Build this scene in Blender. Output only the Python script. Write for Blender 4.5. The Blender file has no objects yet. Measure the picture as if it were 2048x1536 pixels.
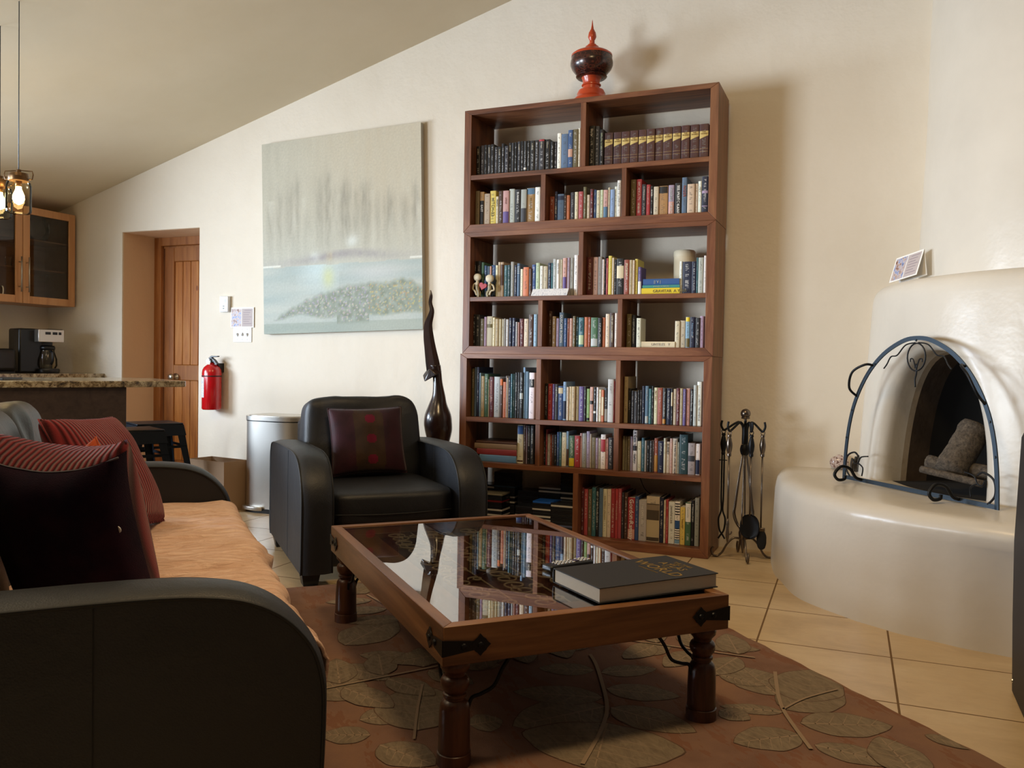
import bpy, bmesh, math, random
from math import sin, cos, tan, pi, radians, degrees, sqrt, atan2
from mathutils import Vector, Matrix, noise
random.seed(7)
sc = bpy.context.scene
COL = sc.collection
# ------------------------------------------------------------------ camera
YAW, PIT, ROL, FPX, CZ = radians(23.0597), radians(-1.3462), radians(0.9495), 1678.97, 1.05
f_ = Vector((-sin(YAW)*cos(PIT), cos(YAW)*cos(PIT), sin(PIT)))
r0 = Vector((cos(YAW), sin(YAW), 0)); u0 = r0.cross(f_)
r_ = cos(ROL)*r0 + sin(ROL)*u0; u_ = -sin(ROL)*r0 + cos(ROL)*u0
cam = bpy.data.cameras.new('camera'); camo = bpy.data.objects.new('camera', cam); COL.objects.link(camo)
cam.sensor_width = 36; cam.lens = 36*FPX/2048; cam.clip_start = .02
M = Matrix((r_, u_, -f_)).transposed().to_4x4(); M.translation = (0, 0, CZ); camo.matrix_world = M
sc.camera = camo
EYE = Vector((0, 0, CZ))
def at(px, py, ax, v):            # where the sight line of a measured point meets the plane  axis = v
    d = f_ + r_*((px-1024)/FPX) - u_*((py-768)/FPX)
    return EYE + d*((v-EYE[ax])/d[ax])

# ------------------------------------------------------------------ materials
def s2l(c): return c/12.92 if c <= .04045 else ((c+.055)/1.055)**2.4
def hexc(h):
    h = h.lstrip('#'); return tuple(s2l(int(h[i:i+2], 16)/255) for i in (0, 2, 4))+(1,)
def mat(name, col='#808080', rough=.5, metal=0, spec=.5, coat=0, **k):
    m = bpy.data.materials.new(name); m.use_nodes = True
    b = m.node_tree.nodes['Principled BSDF']
    b.inputs['Base Color'].default_value = hexc(col) if isinstance(col, str) else col
    b.inputs['Roughness'].default_value = rough; b.inputs['Metallic'].default_value = metal
    b.inputs['Specular IOR Level'].default_value = spec; b.inputs['Coat Weight'].default_value = coat
    b.inputs['Coat Roughness'].default_value = .15
    for a, v in k.items(): b.inputs[a.replace('_', ' ')].default_value = v
    m.diffuse_color = b.inputs['Base Color'].default_value
    return m
class N:                          # small node-building helper
    def __init__(s, m): s.t = m.node_tree; s.b = s.t.nodes['Principled BSDF']
    def n(s, typ, ins=None, **kw):
        x = s.t.nodes.new(typ)
        for a, v in kw.items(): setattr(x, a, v)
        for a, v in (ins or {}).items():
            if hasattr(v, 'is_linked'): s.t.links.new(v, x.inputs[a])
            else: x.inputs[a].default_value = v
        return x
    def l(s, a, b): s.t.links.new(a, b)
    def coord(s, kind='Object', scale=(1, 1, 1), loc=(0, 0, 0), rot=(0, 0, 0)):
        c = s.n('ShaderNodeTexCoord'); mp = s.n('ShaderNodeMapping', {'Scale': scale, 'Location': loc, 'Rotation': rot}); s.l(c.outputs[kind], mp.inputs['Vector'])
        return mp.outputs[0]
    def world(s, scale=(1, 1, 1)):
        c = s.n('ShaderNodeNewGeometry'); mp = s.n('ShaderNodeMapping', {'Scale': scale}); s.l(c.outputs['Position'], mp.inputs['Vector']); return mp.outputs[0]
    def noise(s, v, scale, detail=4, rough=.5, dist=0): return s.n('ShaderNodeTexNoise', {'Vector': v, 'Scale': scale, 'Detail': detail, 'Roughness': rough, 'Distortion': dist}).outputs[0]
    def ramp(s, f, stops):
        r = s.n('ShaderNodeValToRGB'); s.l(f, r.inputs[0]); e = r.color_ramp.elements
        while len(e) < len(stops): e.new(.5)
        for i, (p, c) in enumerate(stops): e[i].position = p; e[i].color = hexc(c) if isinstance(c, str) else c
        return r.outputs[0]
    def mix(s, f, a, b, mode='MIX'):
        x = s.n('ShaderNodeMix', data_type='RGBA', blend_type=mode)
        for i, v in ((0, f), (6, a), (7, b)):
            if hasattr(v, 'is_linked'): s.l(v, x.inputs[i])
            else: x.inputs[i].default_value = (hexc(v) if isinstance(v, str) else v)
        return x.outputs[2]
    def math(s, op, a, b=0, c=0):
        x = s.n('ShaderNodeMath', operation=op)
        for i, v in enumerate((a, b, c)):
            if hasattr(v, 'is_linked'): s.l(v, x.inputs[i])
            else: x.inputs[i].default_value = v
        return x.outputs[0]
    def base(s, c): s.l(c, s.b.inputs['Base Color'])
    def bump(s, h, strength=.3, dist=.01):
        x = s.n('ShaderNodeBump', {'Height': h, 'Strength': strength, 'Distance': dist}); s.l(x.outputs[0], s.b.inputs['Normal'])
def wood(name, dark, mid, light, ax=2, rough=.42, knots=False, scale=1.0, coat=.0):
    m = mat(name, mid, rough, coat=coat); g = N(m)
    sc_ = [14*scale]*3; sc_[ax] = 1.1*scale
    v = g.coord('Object', tuple(sc_)); rnd = g.n('ShaderNodeObjectInfo').outputs['Random']
    off = g.n('ShaderNodeVectorMath', {0: v}, operation='ADD'); cb = g.n('ShaderNodeCombineXYZ'); k = g.math('MULTIPLY', rnd, 37.)
    for i in range(3): g.l(k, cb.inputs[i])
    g.l(cb.outputs[0], off.inputs[1]); v = off.outputs[0]
    n1 = g.noise(v, 1.6, 6, .6, .8); n2 = g.noise(v, 6, 3, .6)
    c = g.ramp(n1, [(.28, dark), (.5, mid), (.74, light)])
    c2 = g.mix(g.math('MULTIPLY', n2, .45), c, dark)
    if knots:
        kn = g.n('ShaderNodeTexVoronoi', {'Vector': g.coord('Object', (5, 5, 2.4)), 'Scale': 1.0, 'Randomness': 1}).outputs['Distance']
        c2 = g.mix(g.math('LESS_THAN', kn, .10), c2, dark)
    g.base(c2); g.bump(n2, .12, .004); return m
def plaster(name, a, b, rough=.75, bump=.25, spec=.3):
    m = mat(name, a, rough, spec=spec); g = N(m); v = g.world()
    n = g.noise(v, 1.3, 5, .6); g.base(g.ramp(n, [(.3, a), (.7, b)]))
    h = g.math('ADD', g.math('MULTIPLY', g.noise(v, 5, 4, .6), 1.), g.math('MULTIPLY', g.noise(v, 60, 2), .06)); g.bump(h, bump, .03); return m
W = {}
W['wall'] = plaster('cream_plaster', '#e0d6c4', '#e7dece')
W['reveal'] = plaster('blush_plaster', '#dcbf9f', '#e0c6a8')
W['kiva'] = plaster('polished_plaster', '#cdc6b9', '#dad3c6', .3, .12, .5)
W['ceil'] = plaster('ceiling_plaster', '#d8cbb0', '#dfd3ba', .8, .05)
W['soot'] = mat('soot', '#15120f', .95)
W['case'] = wood('sheesham_x', '#4a2a1a', '#7d4c32', '#a06e4a', 0, .4)
W['casez'] = wood('sheesham_z', '#4a2a1a', '#7d4c32', '#a06e4a', 2, .4)
W['table'] = wood('acacia', '#492b17', '#7d5230', '#a07044', 0, .36, scale=.8)
W['tabley'] = wood('acacia_y', '#492b17', '#7d5230', '#a07044', 1, .36, scale=.8)
W['leg'] = wood('acacia_leg', '#2f1a10', '#553120', '#6e452c', 2, .32)
W['pine'] = wood('knotty_pine', '#8f4f1c', '#c27d38', '#dc9f56', 2, .45, True, .8)
W['pined'] = wood('pine_dark', '#7d4a22', '#a86c38', '#bd8248', 2, .45, False, .8)
W['maple'] = wood('cabinet_maple', '#b37c50', '#cd9766', '#d8a678', 2, .4, scale=.6)
W['maplex'] = wood('cabinet_maple_y', '#b37c50', '#cd9766', '#d8a678', 1, .4, scale=.6)
W['espresso'] = wood('espresso_laminate', '#2d211c', '#3f302a', '#4a3a32', 0, .5)
W['horn'] = wood('dark_carved_wood', '#150b08', '#27150f', '#38201a', 2, .25, coat=.3)
W['black'] = mat('black_plastic', '#0c0d10', .35)
W['blackm'] = mat('black_matte', '#101114', .6)
W['iron'] = mat('wrought_iron', '#1a1b1e', .45, .6)
W['ironb'] = mat('blue_steel', '#3d4852', .42, .7)
W['gun'] = mat('gunmetal', '#23282f', .38, .75)
W['pewter'] = mat('aged_pewter', '#6a5f55', .28, .9)
W['steel'] = mat('brushed_steel', '#d4cfc6', .40, 1)
g = N(W['steel']); g.bump(g.noise(g.coord('Object', (400, 400, 1)), 1, 2), .06, .001)
W['nickel'] = mat('satin_nickel', '#b9b4aa', .3, 1)
W['red'] = mat('extinguisher_red', '#c00c16', .25, coat=.6)
W['white'] = mat('white_plastic', '#e9eaea', .4)
W['paper'] = mat('paper', '#e7e1d2', .8)
W['gold'] = mat('gold_foil', '#b08d3c', .4, .6)
W['lacq'] = mat('vermilion_lacquer', '#b8421d', .32, coat=.3)
W['lacqd'] = mat('etched_brown_lacquer', '#3a1b16', .28, coat=.4)
g = N(W['lacqd']); v = g.coord('Object', (30, 30, 40)); n = g.n('ShaderNodeTexVoronoi', {'Vector': v, 'Scale': 1.4}).outputs['Distance']; g.base(g.ramp(n, [(.25, '#1d0d0c'), (.45, '#5a2a1e'), (.6, '#2c1512')]))
# leather
def leather(name, a, b, rough):
    m = mat(name, a, rough, spec=.6); g = N(m); v = g.coord('Object')
    g.base(g.ramp(g.noise(v, 3, 3), [(.35, a), (.7, b)]))
    h = g.math('ADD', g.math('MULTIPLY', g.n('ShaderNodeTexVoronoi', {'Vector': v, 'Scale': 260}).outputs['Distance'], .12), g.math('MULTIPLY', g.noise(v, 9, 3, .5, .6), 1.0))
    g.bump(h, .28, .012)
    return m
W['leather'] = leather('black_leather', '#090c13', '#11141a', .52)
W['leatherw'] = leather('wrinkled_leather', '#1a1c1e', '#2b2c2c', .42)
# corduroy and cloths
def cloth(name, a, b, ribs=None, rough=.95, bs=.5, sheen=.2):
    m = mat(name, a, rough, spec=.15); g = N(m); m.node_tree.nodes['Principled BSDF'].inputs['Sheen Weight'].default_value = sheen
    v = g.coord('Object'); n = g.noise(v, 400, 2)
    if ribs:
        ax, fr = ribs; sp = g.n('ShaderNodeSeparateXYZ', {0: v})
        w = g.math('SINE', g.math('MULTIPLY', sp.outputs[ax], fr)); g.base(g.ramp(g.math('MULTIPLY_ADD', w, .5, .5), [(.1, a), (.8, b)]))
        g.bump(g.math('ADD', w, g.math('MULTIPLY', n, .4)), .6, .004)
    else:
        g.base(g.ramp(g.noise(v, 14, 3), [(.35, a), (.65, b)])); g.bump(n, bs, .002)
    return m
W['cord'] = cloth('maroon_corduroy', '#3c1219', '#7d2a30', (0, 420))
W['cordk'] = cloth('red_corduroy', '#4e161a', '#8e3236', (0, 420))
W['pback'] = cloth('dark_plum_cloth', '#1c1024', '#2c1426', sheen=.05)
W['orange'] = cloth('orange_cloth', '#a5431f', '#b8522a')
W['plum'] = cloth('plum_silk', '#280c15', '#34101a', rough=.6)
W['olivec'] = cloth('olive_silk', '#2e1d10', '#3a2513', rough=.6)
W['magenta'] = cloth('magenta_dot', '#590c20', '#651228')
# quilt
W['quilt'] = mat('peach_quilt', '#deba9b', .9, spec=.1); g = N(W['quilt']); v = g.coord('Object')
n = g.noise(g.coord('Object', (10, 34, 10)), 1.6, 5, .6, .8); g.base(g.ramp(n, [(.3, '#d0a890'), (.7, '#e6c6b0')])); g.bump(n, .9, .016)
# floor tiles
W['tile'] = mat('travertine_tile', '#d8bb8d', .3, spec=.45); g = N(W['tile']); wp = g.world()
vv = g.n('ShaderNodeVectorRotate', {'Vector': wp, 'Angle': radians(-1.2)}, rotation_type='Z_AXIS'); sp = g.n('ShaderNodeSeparateXYZ', {0: vv.outputs[0]})
def gl(c, off, size): return g.math('ABSOLUTE', g.math('SUBTRACT', g.math('FRACT', g.math('DIVIDE', g.math('ADD', c, off), size)), .5))
# rotated coords: x' = x cos + y sin(1.2deg) ..., grout where |frac-.5| > edge
ex = gl(sp.outputs[0], .384-.0787+10*.474, .474); ey = gl(sp.outputs[1], -3.353+20*.457, .457)
gr = g.math('GREATER_THAN', g.math('MAXIMUM', ex, ey), .4925)
n1 = g.noise(g.world((1, 2.2, 1)), 2.2, 7, .65, .6); n2 = g.noise(g.world((3, 9, 1)), 4, 4, .6, 1)
c = g.ramp(n1, [(.25, '#b59c78'), (.5, '#cfb690'), (.75, '#dcc7a4')]); c = g.mix(g.math('MULTIPLY', n2, .45), c, '#ab9474')
st = g.math('GREATER_THAN', g.noise(g.world((1.6, 4.5, 1)), 3.1, 5, .7), .70); c = g.mix(g.math('MULTIPLY', st, .45), c, '#8f6d43')
g.base(g.mix(gr, c, '#6d5232')); rg = g.mix(gr, (.33, .33, .33, 1), (.9, .9, .9, 1)); g.l(rg, g.b.inputs['Roughness'])
g.bump(g.math('ADD', g.math('MULTIPLY', gr, -1.0), g.math('MULTIPLY', n2, .15)), .25, .004)
# granite
W['granite'] = mat('granite', '#a99a7c', .14, spec=.6); g = N(W['granite']); v = g.world()
a1 = g.noise(v, 22, 6, .75, .5); a2 = g.noise(v, 60, 4, .7)
c = g.ramp(a1, [(.36, '#2a2320'), (.46, '#7c6a4e'), (.54, '#a8987c'), (.66, '#c9bda2')]); g.base(g.mix(g.math('GREATER_THAN', a2, .62), c, '#4a3428'))
# glass
def glassy(name, tint=(1, 1, 1, 1), rough=0, ior=1.5, extra=0):
    m = bpy.data.materials.new(name); m.use_nodes = True; t = m.node_tree; t.nodes.clear()
    o = t.nodes.new('ShaderNodeOutputMaterial'); mx = t.nodes.new('ShaderNodeMixShader'); tr = t.nodes.new('ShaderNodeBsdfTransparent'); gl_ = t.nodes.new('ShaderNodeBsdfGlossy'); fr = t.nodes.new('ShaderNodeFresnel')
    tr.inputs[0].default_value = tint; gl_.inputs['Roughness'].default_value = rough; fr.inputs[0].default_value = ior
    ad = t.nodes.new('ShaderNodeMath'); ad.operation = 'ADD'; ad.use_clamp = True; ad.inputs[1].default_value = extra
    t.links.new(fr.outputs[0], ad.inputs[0]); t.links.new(ad.outputs[0], mx.inputs[0]); t.links.new(tr.outputs[0], mx.inputs[1]); t.links.new(gl_.outputs[0], mx.inputs[2]); t.links.new(mx.outputs[0], o.inputs[0]); return m
W['glass'] = glassy('table_glass', (.97, .98, .975, 1), 0, 2.0, .27)
W['glassb'] = glassy('glass_body', (.97, .98, .975, 1), 0, 1.0, 0)
W['cabglass'] = glassy('cabinet_glass', (.66, .64, .60, 1), .03, 1.45, .0)
W['jar'] = glassy('jar_glass', (1, .95, .80, 1), .02, 1.22, .01)
def emis(name, col, s):
    m = mat(name, col, .5); b = m.node_tree.nodes['Principled BSDF']; b.inputs['Emission Color'].default_value = hexc(col) if isinstance(col, str) else col; b.inputs['Emission Strength'].default_value = s; return m
W['bulb'] = emis('bulb', '#ffd994', 55)
# book spines: object colour is the cover, alpha is how bright the lettering is
def spine_mat():
    m = mat('book_cover', '#808080', .5); g = N(m); oi = g.n('ShaderNodeObjectInfo')
    tc = g.n('ShaderNodeTexCoord'); sg = g.n('ShaderNodeSeparateXYZ', {0: tc.outputs['Generated']})
    cb = g.n('ShaderNodeCombineXYZ'); g.l(g.math('MULTIPLY', oi.outputs['Random'], 91.), cb.inputs[0])
    so = g.n('ShaderNodeSeparateXYZ', {0: tc.outputs['Object']}); g.l(g.math('MULTIPLY', so.outputs[2], 210.), cb.inputs[2]); g.l(g.math('MULTIPLY', sg.outputs[0], 2.2), cb.inputs[1])
    t = g.math('GREATER_THAN', g.noise(cb.outputs[0], 1., 2, .5), .52)
    cb2 = g.n('ShaderNodeCombineXYZ'); g.l(g.math('MULTIPLY', oi.outputs['Random'], 31.), cb2.inputs[0]); g.l(g.math('MULTIPLY', sg.outputs[2], 4.), cb2.inputs[2])
    blk = g.math('GREATER_THAN', g.noise(cb2.outputs[0], 1.4, 1), .47)
    inx = g.math('LESS_THAN', g.math('ABSOLUTE', g.math('SUBTRACT', sg.outputs[0], .5)), .2)
    inz = g.math('LESS_THAN', g.math('ABSOLUTE', g.math('SUBTRACT', sg.outputs[2], .52)), .41)
    fr = g.math('LESS_THAN', sg.outputs[1], .03)
    k = g.math('MULTIPLY', g.math('MULTIPLY', t, inx), g.math('MULTIPLY', g.math('MULTIPLY', inz, fr), blk))
    k = g.math('MULTIPLY', k, .5)
    al = g.n('ShaderNodeCombineColor')
    for i in range(3): g.l(oi.outputs['Alpha'], al.inputs[i])
    g.base(g.mix(k, oi.outputs['Color'], al.outputs[0])); return m
W['cover'] = spine_mat()
mm = mat('plain_cover', '#808080', .5); g = N(mm); g.base(g.n('ShaderNodeObjectInfo').outputs['Color']); W['plain'] = mm
mm = mat('plain_gloss', '#808080', .22); g = N(mm); g.base(g.n('ShaderNodeObjectInfo').outputs['Color']); W['cd'] = mm

# ------------------------------------------------------------------ mesh helpers
def fin(name, bm, m, parent=None, smooth=False, bevel=0, loc=None, seg=2, angle=40):
    me = bpy.data.meshes.new(name); bm.normal_update(); bmesh.ops.recalc_face_normals(bm, faces=bm.faces[:]); bm.to_mesh(me); bm.free()
    for x in (m if isinstance(m, (list, tuple)) else [m]): me.materials.append(W[x] if isinstance(x, str) else x)
    o = bpy.data.objects.new(name, me); COL.objects.link(o)
    if parent: o.parent = parent
    if loc: o.location = loc
    if smooth:
        for p in me.polygons: p.use_smooth = True
        if smooth == 'auto':
            me.set_sharp_from_angle(angle=radians(angle))
    if bevel:
        b = o.modifiers.new('bevel', 'BEVEL'); b.width = bevel; b.segments = seg; b.limit_method = 'ANGLE'; b.angle_limit = radians(40)
        if not smooth:
            for p in me.polygons: p.use_smooth = True
            me.set_sharp_from_angle(angle=radians(35)); b.harden_normals = False
    return o
def tag(o, label, cat, group=None, kind=None):
    if label: o['label'] = label
    if cat: o['category'] = cat
    if group: o['group'] = group
    if kind: o['kind'] = kind
    return o
def thing(name, label, cat, loc=(0, 0, 0), rz=0, group=None):
    o = bpy.data.objects.new(name, None); COL.objects.link(o); o.empty_display_size = .05
    o.location = loc; o.rotation_euler = (0, 0, rz); return tag(o, label, cat, group)
def struct(o): o['kind'] = 'structure'; return o
def B(): return bmesh.new()
def box(bm, x0, x1, y0, y1, z0, z1, mi=0, T=None):
    vs = [bm.verts.new(Vector((x, y, z)) if T is None else T @ Vector((x, y, z))) for x in (x0, x1) for y in (y0, y1) for z in (z0, z1)]
    for q in ((0, 1, 3, 2), (4, 6, 7, 5), (0, 4, 5, 1), (2, 3, 7, 6), (0, 2, 6, 4), (1, 5, 7, 3)):
        f = bm.faces.new([vs[i] for i in q]); f.material_index = mi
    return bm
def prism(bm, pts, a0, a1, axis=1, mi=0, T=None):      # pts 2D polygon, extruded along axis
    def P(p, a):
        v = Vector((p[0], a, p[1])) if axis == 1 else Vector((p[0], p[1], a)) if axis == 2 else Vector((a, p[0], p[1]))
        return T @ v if T else v
    A = [bm.verts.new(P(p, a0)) for p in pts]; C = [bm.verts.new(P(p, a1)) for p in pts]; n = len(pts)
    for f in ([bm.faces.new(A), bm.faces.new(C[::-1])] + [bm.faces.new((A[i], C[i], C[(i+1) % n], A[(i+1) % n])) for i in range(n)]): f.material_index = mi
    return bm
def lathe(bm, prof, seg=24, c=(0, 0, 0), sx=1, sy=1, mi=0, T=None, cap=True):
    rings = []
    for r, z in prof:
        ring = []
        for i in range(seg):
            a = 2*pi*i/seg; v = Vector((c[0]+r*cos(a)*sx, c[1]+r*sin(a)*sy, c[2]+z)); ring.append(bm.verts.new(T @ v if T else v))
        rings.append(ring)
    for a, b in zip(rings, rings[1:]):
        for i in range(seg):
            f = bm.faces.new((a[i], a[(i+1) % seg], b[(i+1) % seg], b[i])); f.material_index = mi
    if cap:
        for ring in (rings[0][::-1], rings[-1]):
            try: bm.faces.new(ring).material_index = mi
            except Exception: pass
    return bm
def smoothpts(P, n=6, closed=False):
    P = [Vector(p) for p in P]; out = []; m = len(P); rg = range(m if closed else m-1)
    for i in rg:
        p0 = P[(i-1) % m] if (closed or i > 0) else P[0]; p1 = P[i]; p2 = P[(i+1) % m]; p3 = P[(i+2) % m] if (closed or i+2 < m) else P[-1]
        for k in range(n):
            t = k/n; out.append(.5*((2*p1)+(-p0+p2)*t+(2*p0-5*p1+4*p2-p3)*t*t+(-p0+3*p1-3*p2+p3)*t**3))
    if not closed: out.append(P[-1])
    return out
def tube(bm, P, r, seg=8, closed=False, mi=0, flat=None):     # r number or list; flat=(a,b) makes a flat bar section
    P = [Vector(p) for p in P]; n = len(P); rings = []; up = None
    for i, p in enumerate(P):
        a = P[(i-1) % n] if (closed or i) else p; b = P[(i+1) % n] if (closed or i < n-1) else p
        t = (b-a).normalized() if (b-a).length > 1e-9 else Vector((0, 0, 1))
        if up is None:
            up = Vector((0, 0, 1)) if abs(t.z) < .9 else Vector((0, 1, 0))
            if flat and len(flat) > 2: up = Vector(flat[2])
        x = t.cross(up).normalized(); up = x.cross(t).normalized(); rr = r[i] if isinstance(r, (list, tuple)) else r
        if flat: ring = [p+x*(sx*flat[0])+up*(sy*flat[1]) for sx, sy in ((-.5, -.5), (.5, -.5), (.5, .5), (-.5, .5))]
        else: ring = [p+(x*cos(2*pi*k/seg)+up*sin(2*pi*k/seg))*rr for k in range(seg)]
        rings.append([bm.verts.new(v) for v in ring])
    pr = list(zip(rings, rings[1:]))+([(rings[-1], rings[0])] if closed else [])
    for a, b in pr:
        m = len(a)
        for k in range(m):
            f = bm.faces.new((a[k], a[(k+1) % m], b[(k+1) % m], b[k])); f.material_index = mi
    if not closed:
        for ring in (rings[0][::-1], rings[-1]): bm.faces.new(ring).material_index = mi
    return bm
def sbox(bm, c, s, e=.35, n=20, T=None, fn=None, mi=0):        # superellipsoid cushion
    def sg(v, p): return (abs(v)**p)*(1 if v >= 0 else -1)
    rows = []
    for i in range(n+1):
        ph = -pi/2+pi*i/n; row = []
        for j in range(2*n):
            th = 2*pi*j/(2*n); v = Vector((sg(cos(ph), e)*sg(cos(th), e), sg(cos(ph), e)*sg(sin(th), e), sg(sin(ph), e)))
            if fn: v = fn(v)
            v = Vector((c[0]+v.x*s[0]/2, c[1]+v.y*s[1]/2, c[2]+v.z*s[2]/2)); row.append(v)
        rows.append(row)
    V = []
    for i, row in enumerate(rows):
        if i in (0, n): p = bm.verts.new(T @ row[0] if T else row[0]); V.append([p]*(2*n))
        else: V.append([bm.verts.new(T @ q if T else q) for q in row])
    for i in range(n):
        for j in range(2*n):
            q = [V[i][j], V[i][(j+1) % (2*n)], V[i+1][(j+1) % (2*n)], V[i+1][j]]; u = []
            for w in q:
                if w not in u: u.append(w)
            if len(u) > 2: bm.faces.new(u).material_index = mi
    return bm
def grid(bm, fn, nu, nv, mi=0):
    V = [[bm.verts.new(fn(i/nu, j/nv)) for j in range(nv+1)] for i in range(nu+1)]
    for i in range(nu):
        for j in range(nv): bm.faces.new((V[i][j], V[i+1][j], V[i+1][j+1], V[i][j+1])).material_index = mi
    return V
def text(s, size, m, parent, loc, rot, name='lettering', ext=.0006, align='LEFT', sx=1.0):
    cu = bpy.data.curves.new('t', 'FONT'); cu.body = s; cu.size = size; cu.extrude = ext; cu.align_x = align; cu.align_y = 'CENTER'; cu.resolution_u = 2
    o = bpy.data.objects.new('t', cu); COL.objects.link(o); bpy.context.view_layer.update()
    me = bpy.data.meshes.new_from_object(o.evaluated_get(bpy.context.evaluated_depsgraph_get())); bpy.data.objects.remove(o)
    me.materials.clear(); me.materials.append(W[m] if isinstance(m, str) else m); me.name = name
    p = bpy.data.objects.new(name, me); COL.objects.link(p); p.parent = parent; p.location = loc; p.rotation_euler = rot; p.scale = (sx, 1, 1); return p
def flatmat(name, h, rough=.7): 
    if name not in W: W[name] = mat(name, h, rough)
    return name

# ------------------------------------------------------------------ room shell
XL, XR, YB, YF = -6.4, 1.25, 5.0, -2.2
DX0, DX1, DZ, DY = -5.554, -4.752, 2.06, 5.356
def cz(x): return 3.39+.2745*(x+2.169)
bm = B(); box(bm, XL-.2, XR+.2, YF-.2, YB+.6, -.1, 0); struct(fin('floor', bm, 'tile'))
bm = B(); V = [(XL-.3, cz(XL-.3)), (XR+.3, cz(XR+.3)), (XR+.3, cz(XR+.3)+.15), (XL-.3, cz(XL-.3)+.15)]; prism(bm, V, YF-.3, YB+.7); struct(fin('ceiling', bm, 'ceil'))
bm = B()
ZT = 4.6
def pan(x0, x1, z0, z1):
    def top(x): return min(z1, cz(x)+.05)
    prism(bm, [(x0, z0), (x1, z0), (x1, top(x1)), (x0, top(x0))], YB, YB+.4)
pan(XL, DX0, 0, ZT); pan(DX1, XR, 0, ZT); pan(DX0, DX1, DZ, ZT)
struct(fin('wall_back', bm, 'wall'))
# lining of the door recess, softly pink plaster
bm = B(); box(bm, DX0-.004, DX0+.002, YB+.012, DY, 0, DZ+.002); box(bm, DX1-.002, DX1+.004, YB+.012, DY, 0, DZ+.002); box(bm, DX0, DX1, YB+.012, DY, DZ-.002, DZ+.004); struct(fin('trim_1', bm, 'reveal'))
# left wall with kitchen window opening, rear wall with glass-door opening, right wall
KW = (1.8, 3.2, 1.0, 2.0); PD = (-2.0, .1, .05, 2.05)
W['brown'] = plaster('bounce_cutting_plaster', '#54473a', '#5e5042')  # dark colour given to the unseen rear and right walls to cut bounce light
bm = B(); box(bm, XL-.25, XL, YF, PD[0], 0, 2.3); box(bm, XL-.25, XL, PD[1], KW[0], 0, 2.3); box(bm, XL-.25, XL, KW[1], YB+.4, 0, 2.3); box(bm, XL-.25, XL, KW[0], KW[1], 0, KW[2]); box(bm, XL-.25, XL, KW[0], KW[1], KW[3], 2.3); box(bm, XL-.25, XL, PD[0], PD[1], PD[3], 2.3); box(bm, XL-.25, XL, PD[0], PD[1], 0, PD[2])
struct(fin('wall_left', bm, 'wall'))
bm = B(); prism(bm, [(XL, 0), (XR, 0), (XR, cz(XR)+.05), (XL, cz(XL)+.05)], YF-.25, YF); struct(fin('wall_rear', bm, 'brown'))
bm = B(); box(bm, XR, XR+.25, YF, YB+.4, 0, 4.5); struct(fin('wall_right', bm, 'brown'))
for nm, K_ in (('window_1', KW), ('window_2', PD)):
    bm = B()
    for y0, y1, z0, z1 in ((K_[0], K_[1], K_[2], K_[2]+.05), (K_[0], K_[1], K_[3]-.05, K_[3]), (K_[0], K_[0]+.05, K_[2], K_[3]), (K_[1]-.05, K_[1], K_[2], K_[3]), ((K_[0]+K_[1])/2-.02, (K_[0]+K_[1])/2+.02, K_[2], K_[3])): box(bm, XL-.16, XL-.1, y0, y1, z0, z1)
    struct(fin(nm, bm, 'white'))
# door at the back of the recess
door = bpy.data.objects.new('door_1', None); COL.objects.link(door); door.location = (DX0, DY, 0); struct(door)
WD = DX1-DX0
bm = B(); box(bm, 0, .075, -.03, .05, 0, DZ); box(bm, WD-.075, WD, -.03, .05, 0, DZ); box(bm, .075, WD-.075, -.03, .05, DZ-.07, DZ); box(bm, .075, WD-.075, .0, .05, DZ-.09, DZ-.07); fin('door_frame', bm, 'pined', door, bevel=.004)
x0, x1 = .085, WD-.08; zt = DZ-.08
bm = B(); box(bm, x0, x0+.105, 0, .04, .01, zt); box(bm, x1-.105, x1, 0, .04, .01, zt)
box(bm, x0+.105, x1-.105, 0, .04, zt-.12, zt); box(bm, x0+.105, x1-.105, 0, .04, .87, 1.0); box(bm, x0+.105, x1-.105, 0, .04, .01, .2); fin('stile_and_rail', bm, 'pined', door, bevel=.006)
bm = B(); n = 5; wv = (x1-x0-.21)/n
for i in range(n):
    a = x0+.105+i*wv; box(bm, a+.002, a+wv-.002, .012, .034, .2, .87); box(bm, a+.002, a+wv-.002, .012, .034, 1.0, zt-.12)
fin('door_panel', bm, 'pine', door, bevel=.004)
kx, kz = at(343, 754, 1, DY-.05)[0]-DX0, at(343, 754, 1, DY-.05)[2]
bm = B(); T = Matrix.Translation((kx, 0, kz)) @ Matrix.Rotation(pi/2, 4, 'X'); lathe(bm, [(.032, 0), (.032, .008), (.012, .012), (.011, .035), (.024, .042), (.029, .055), (.026, .068), (.012, .074)], 20, T=T); fin('door_knob', bm, 'nickel', door, True)

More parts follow.
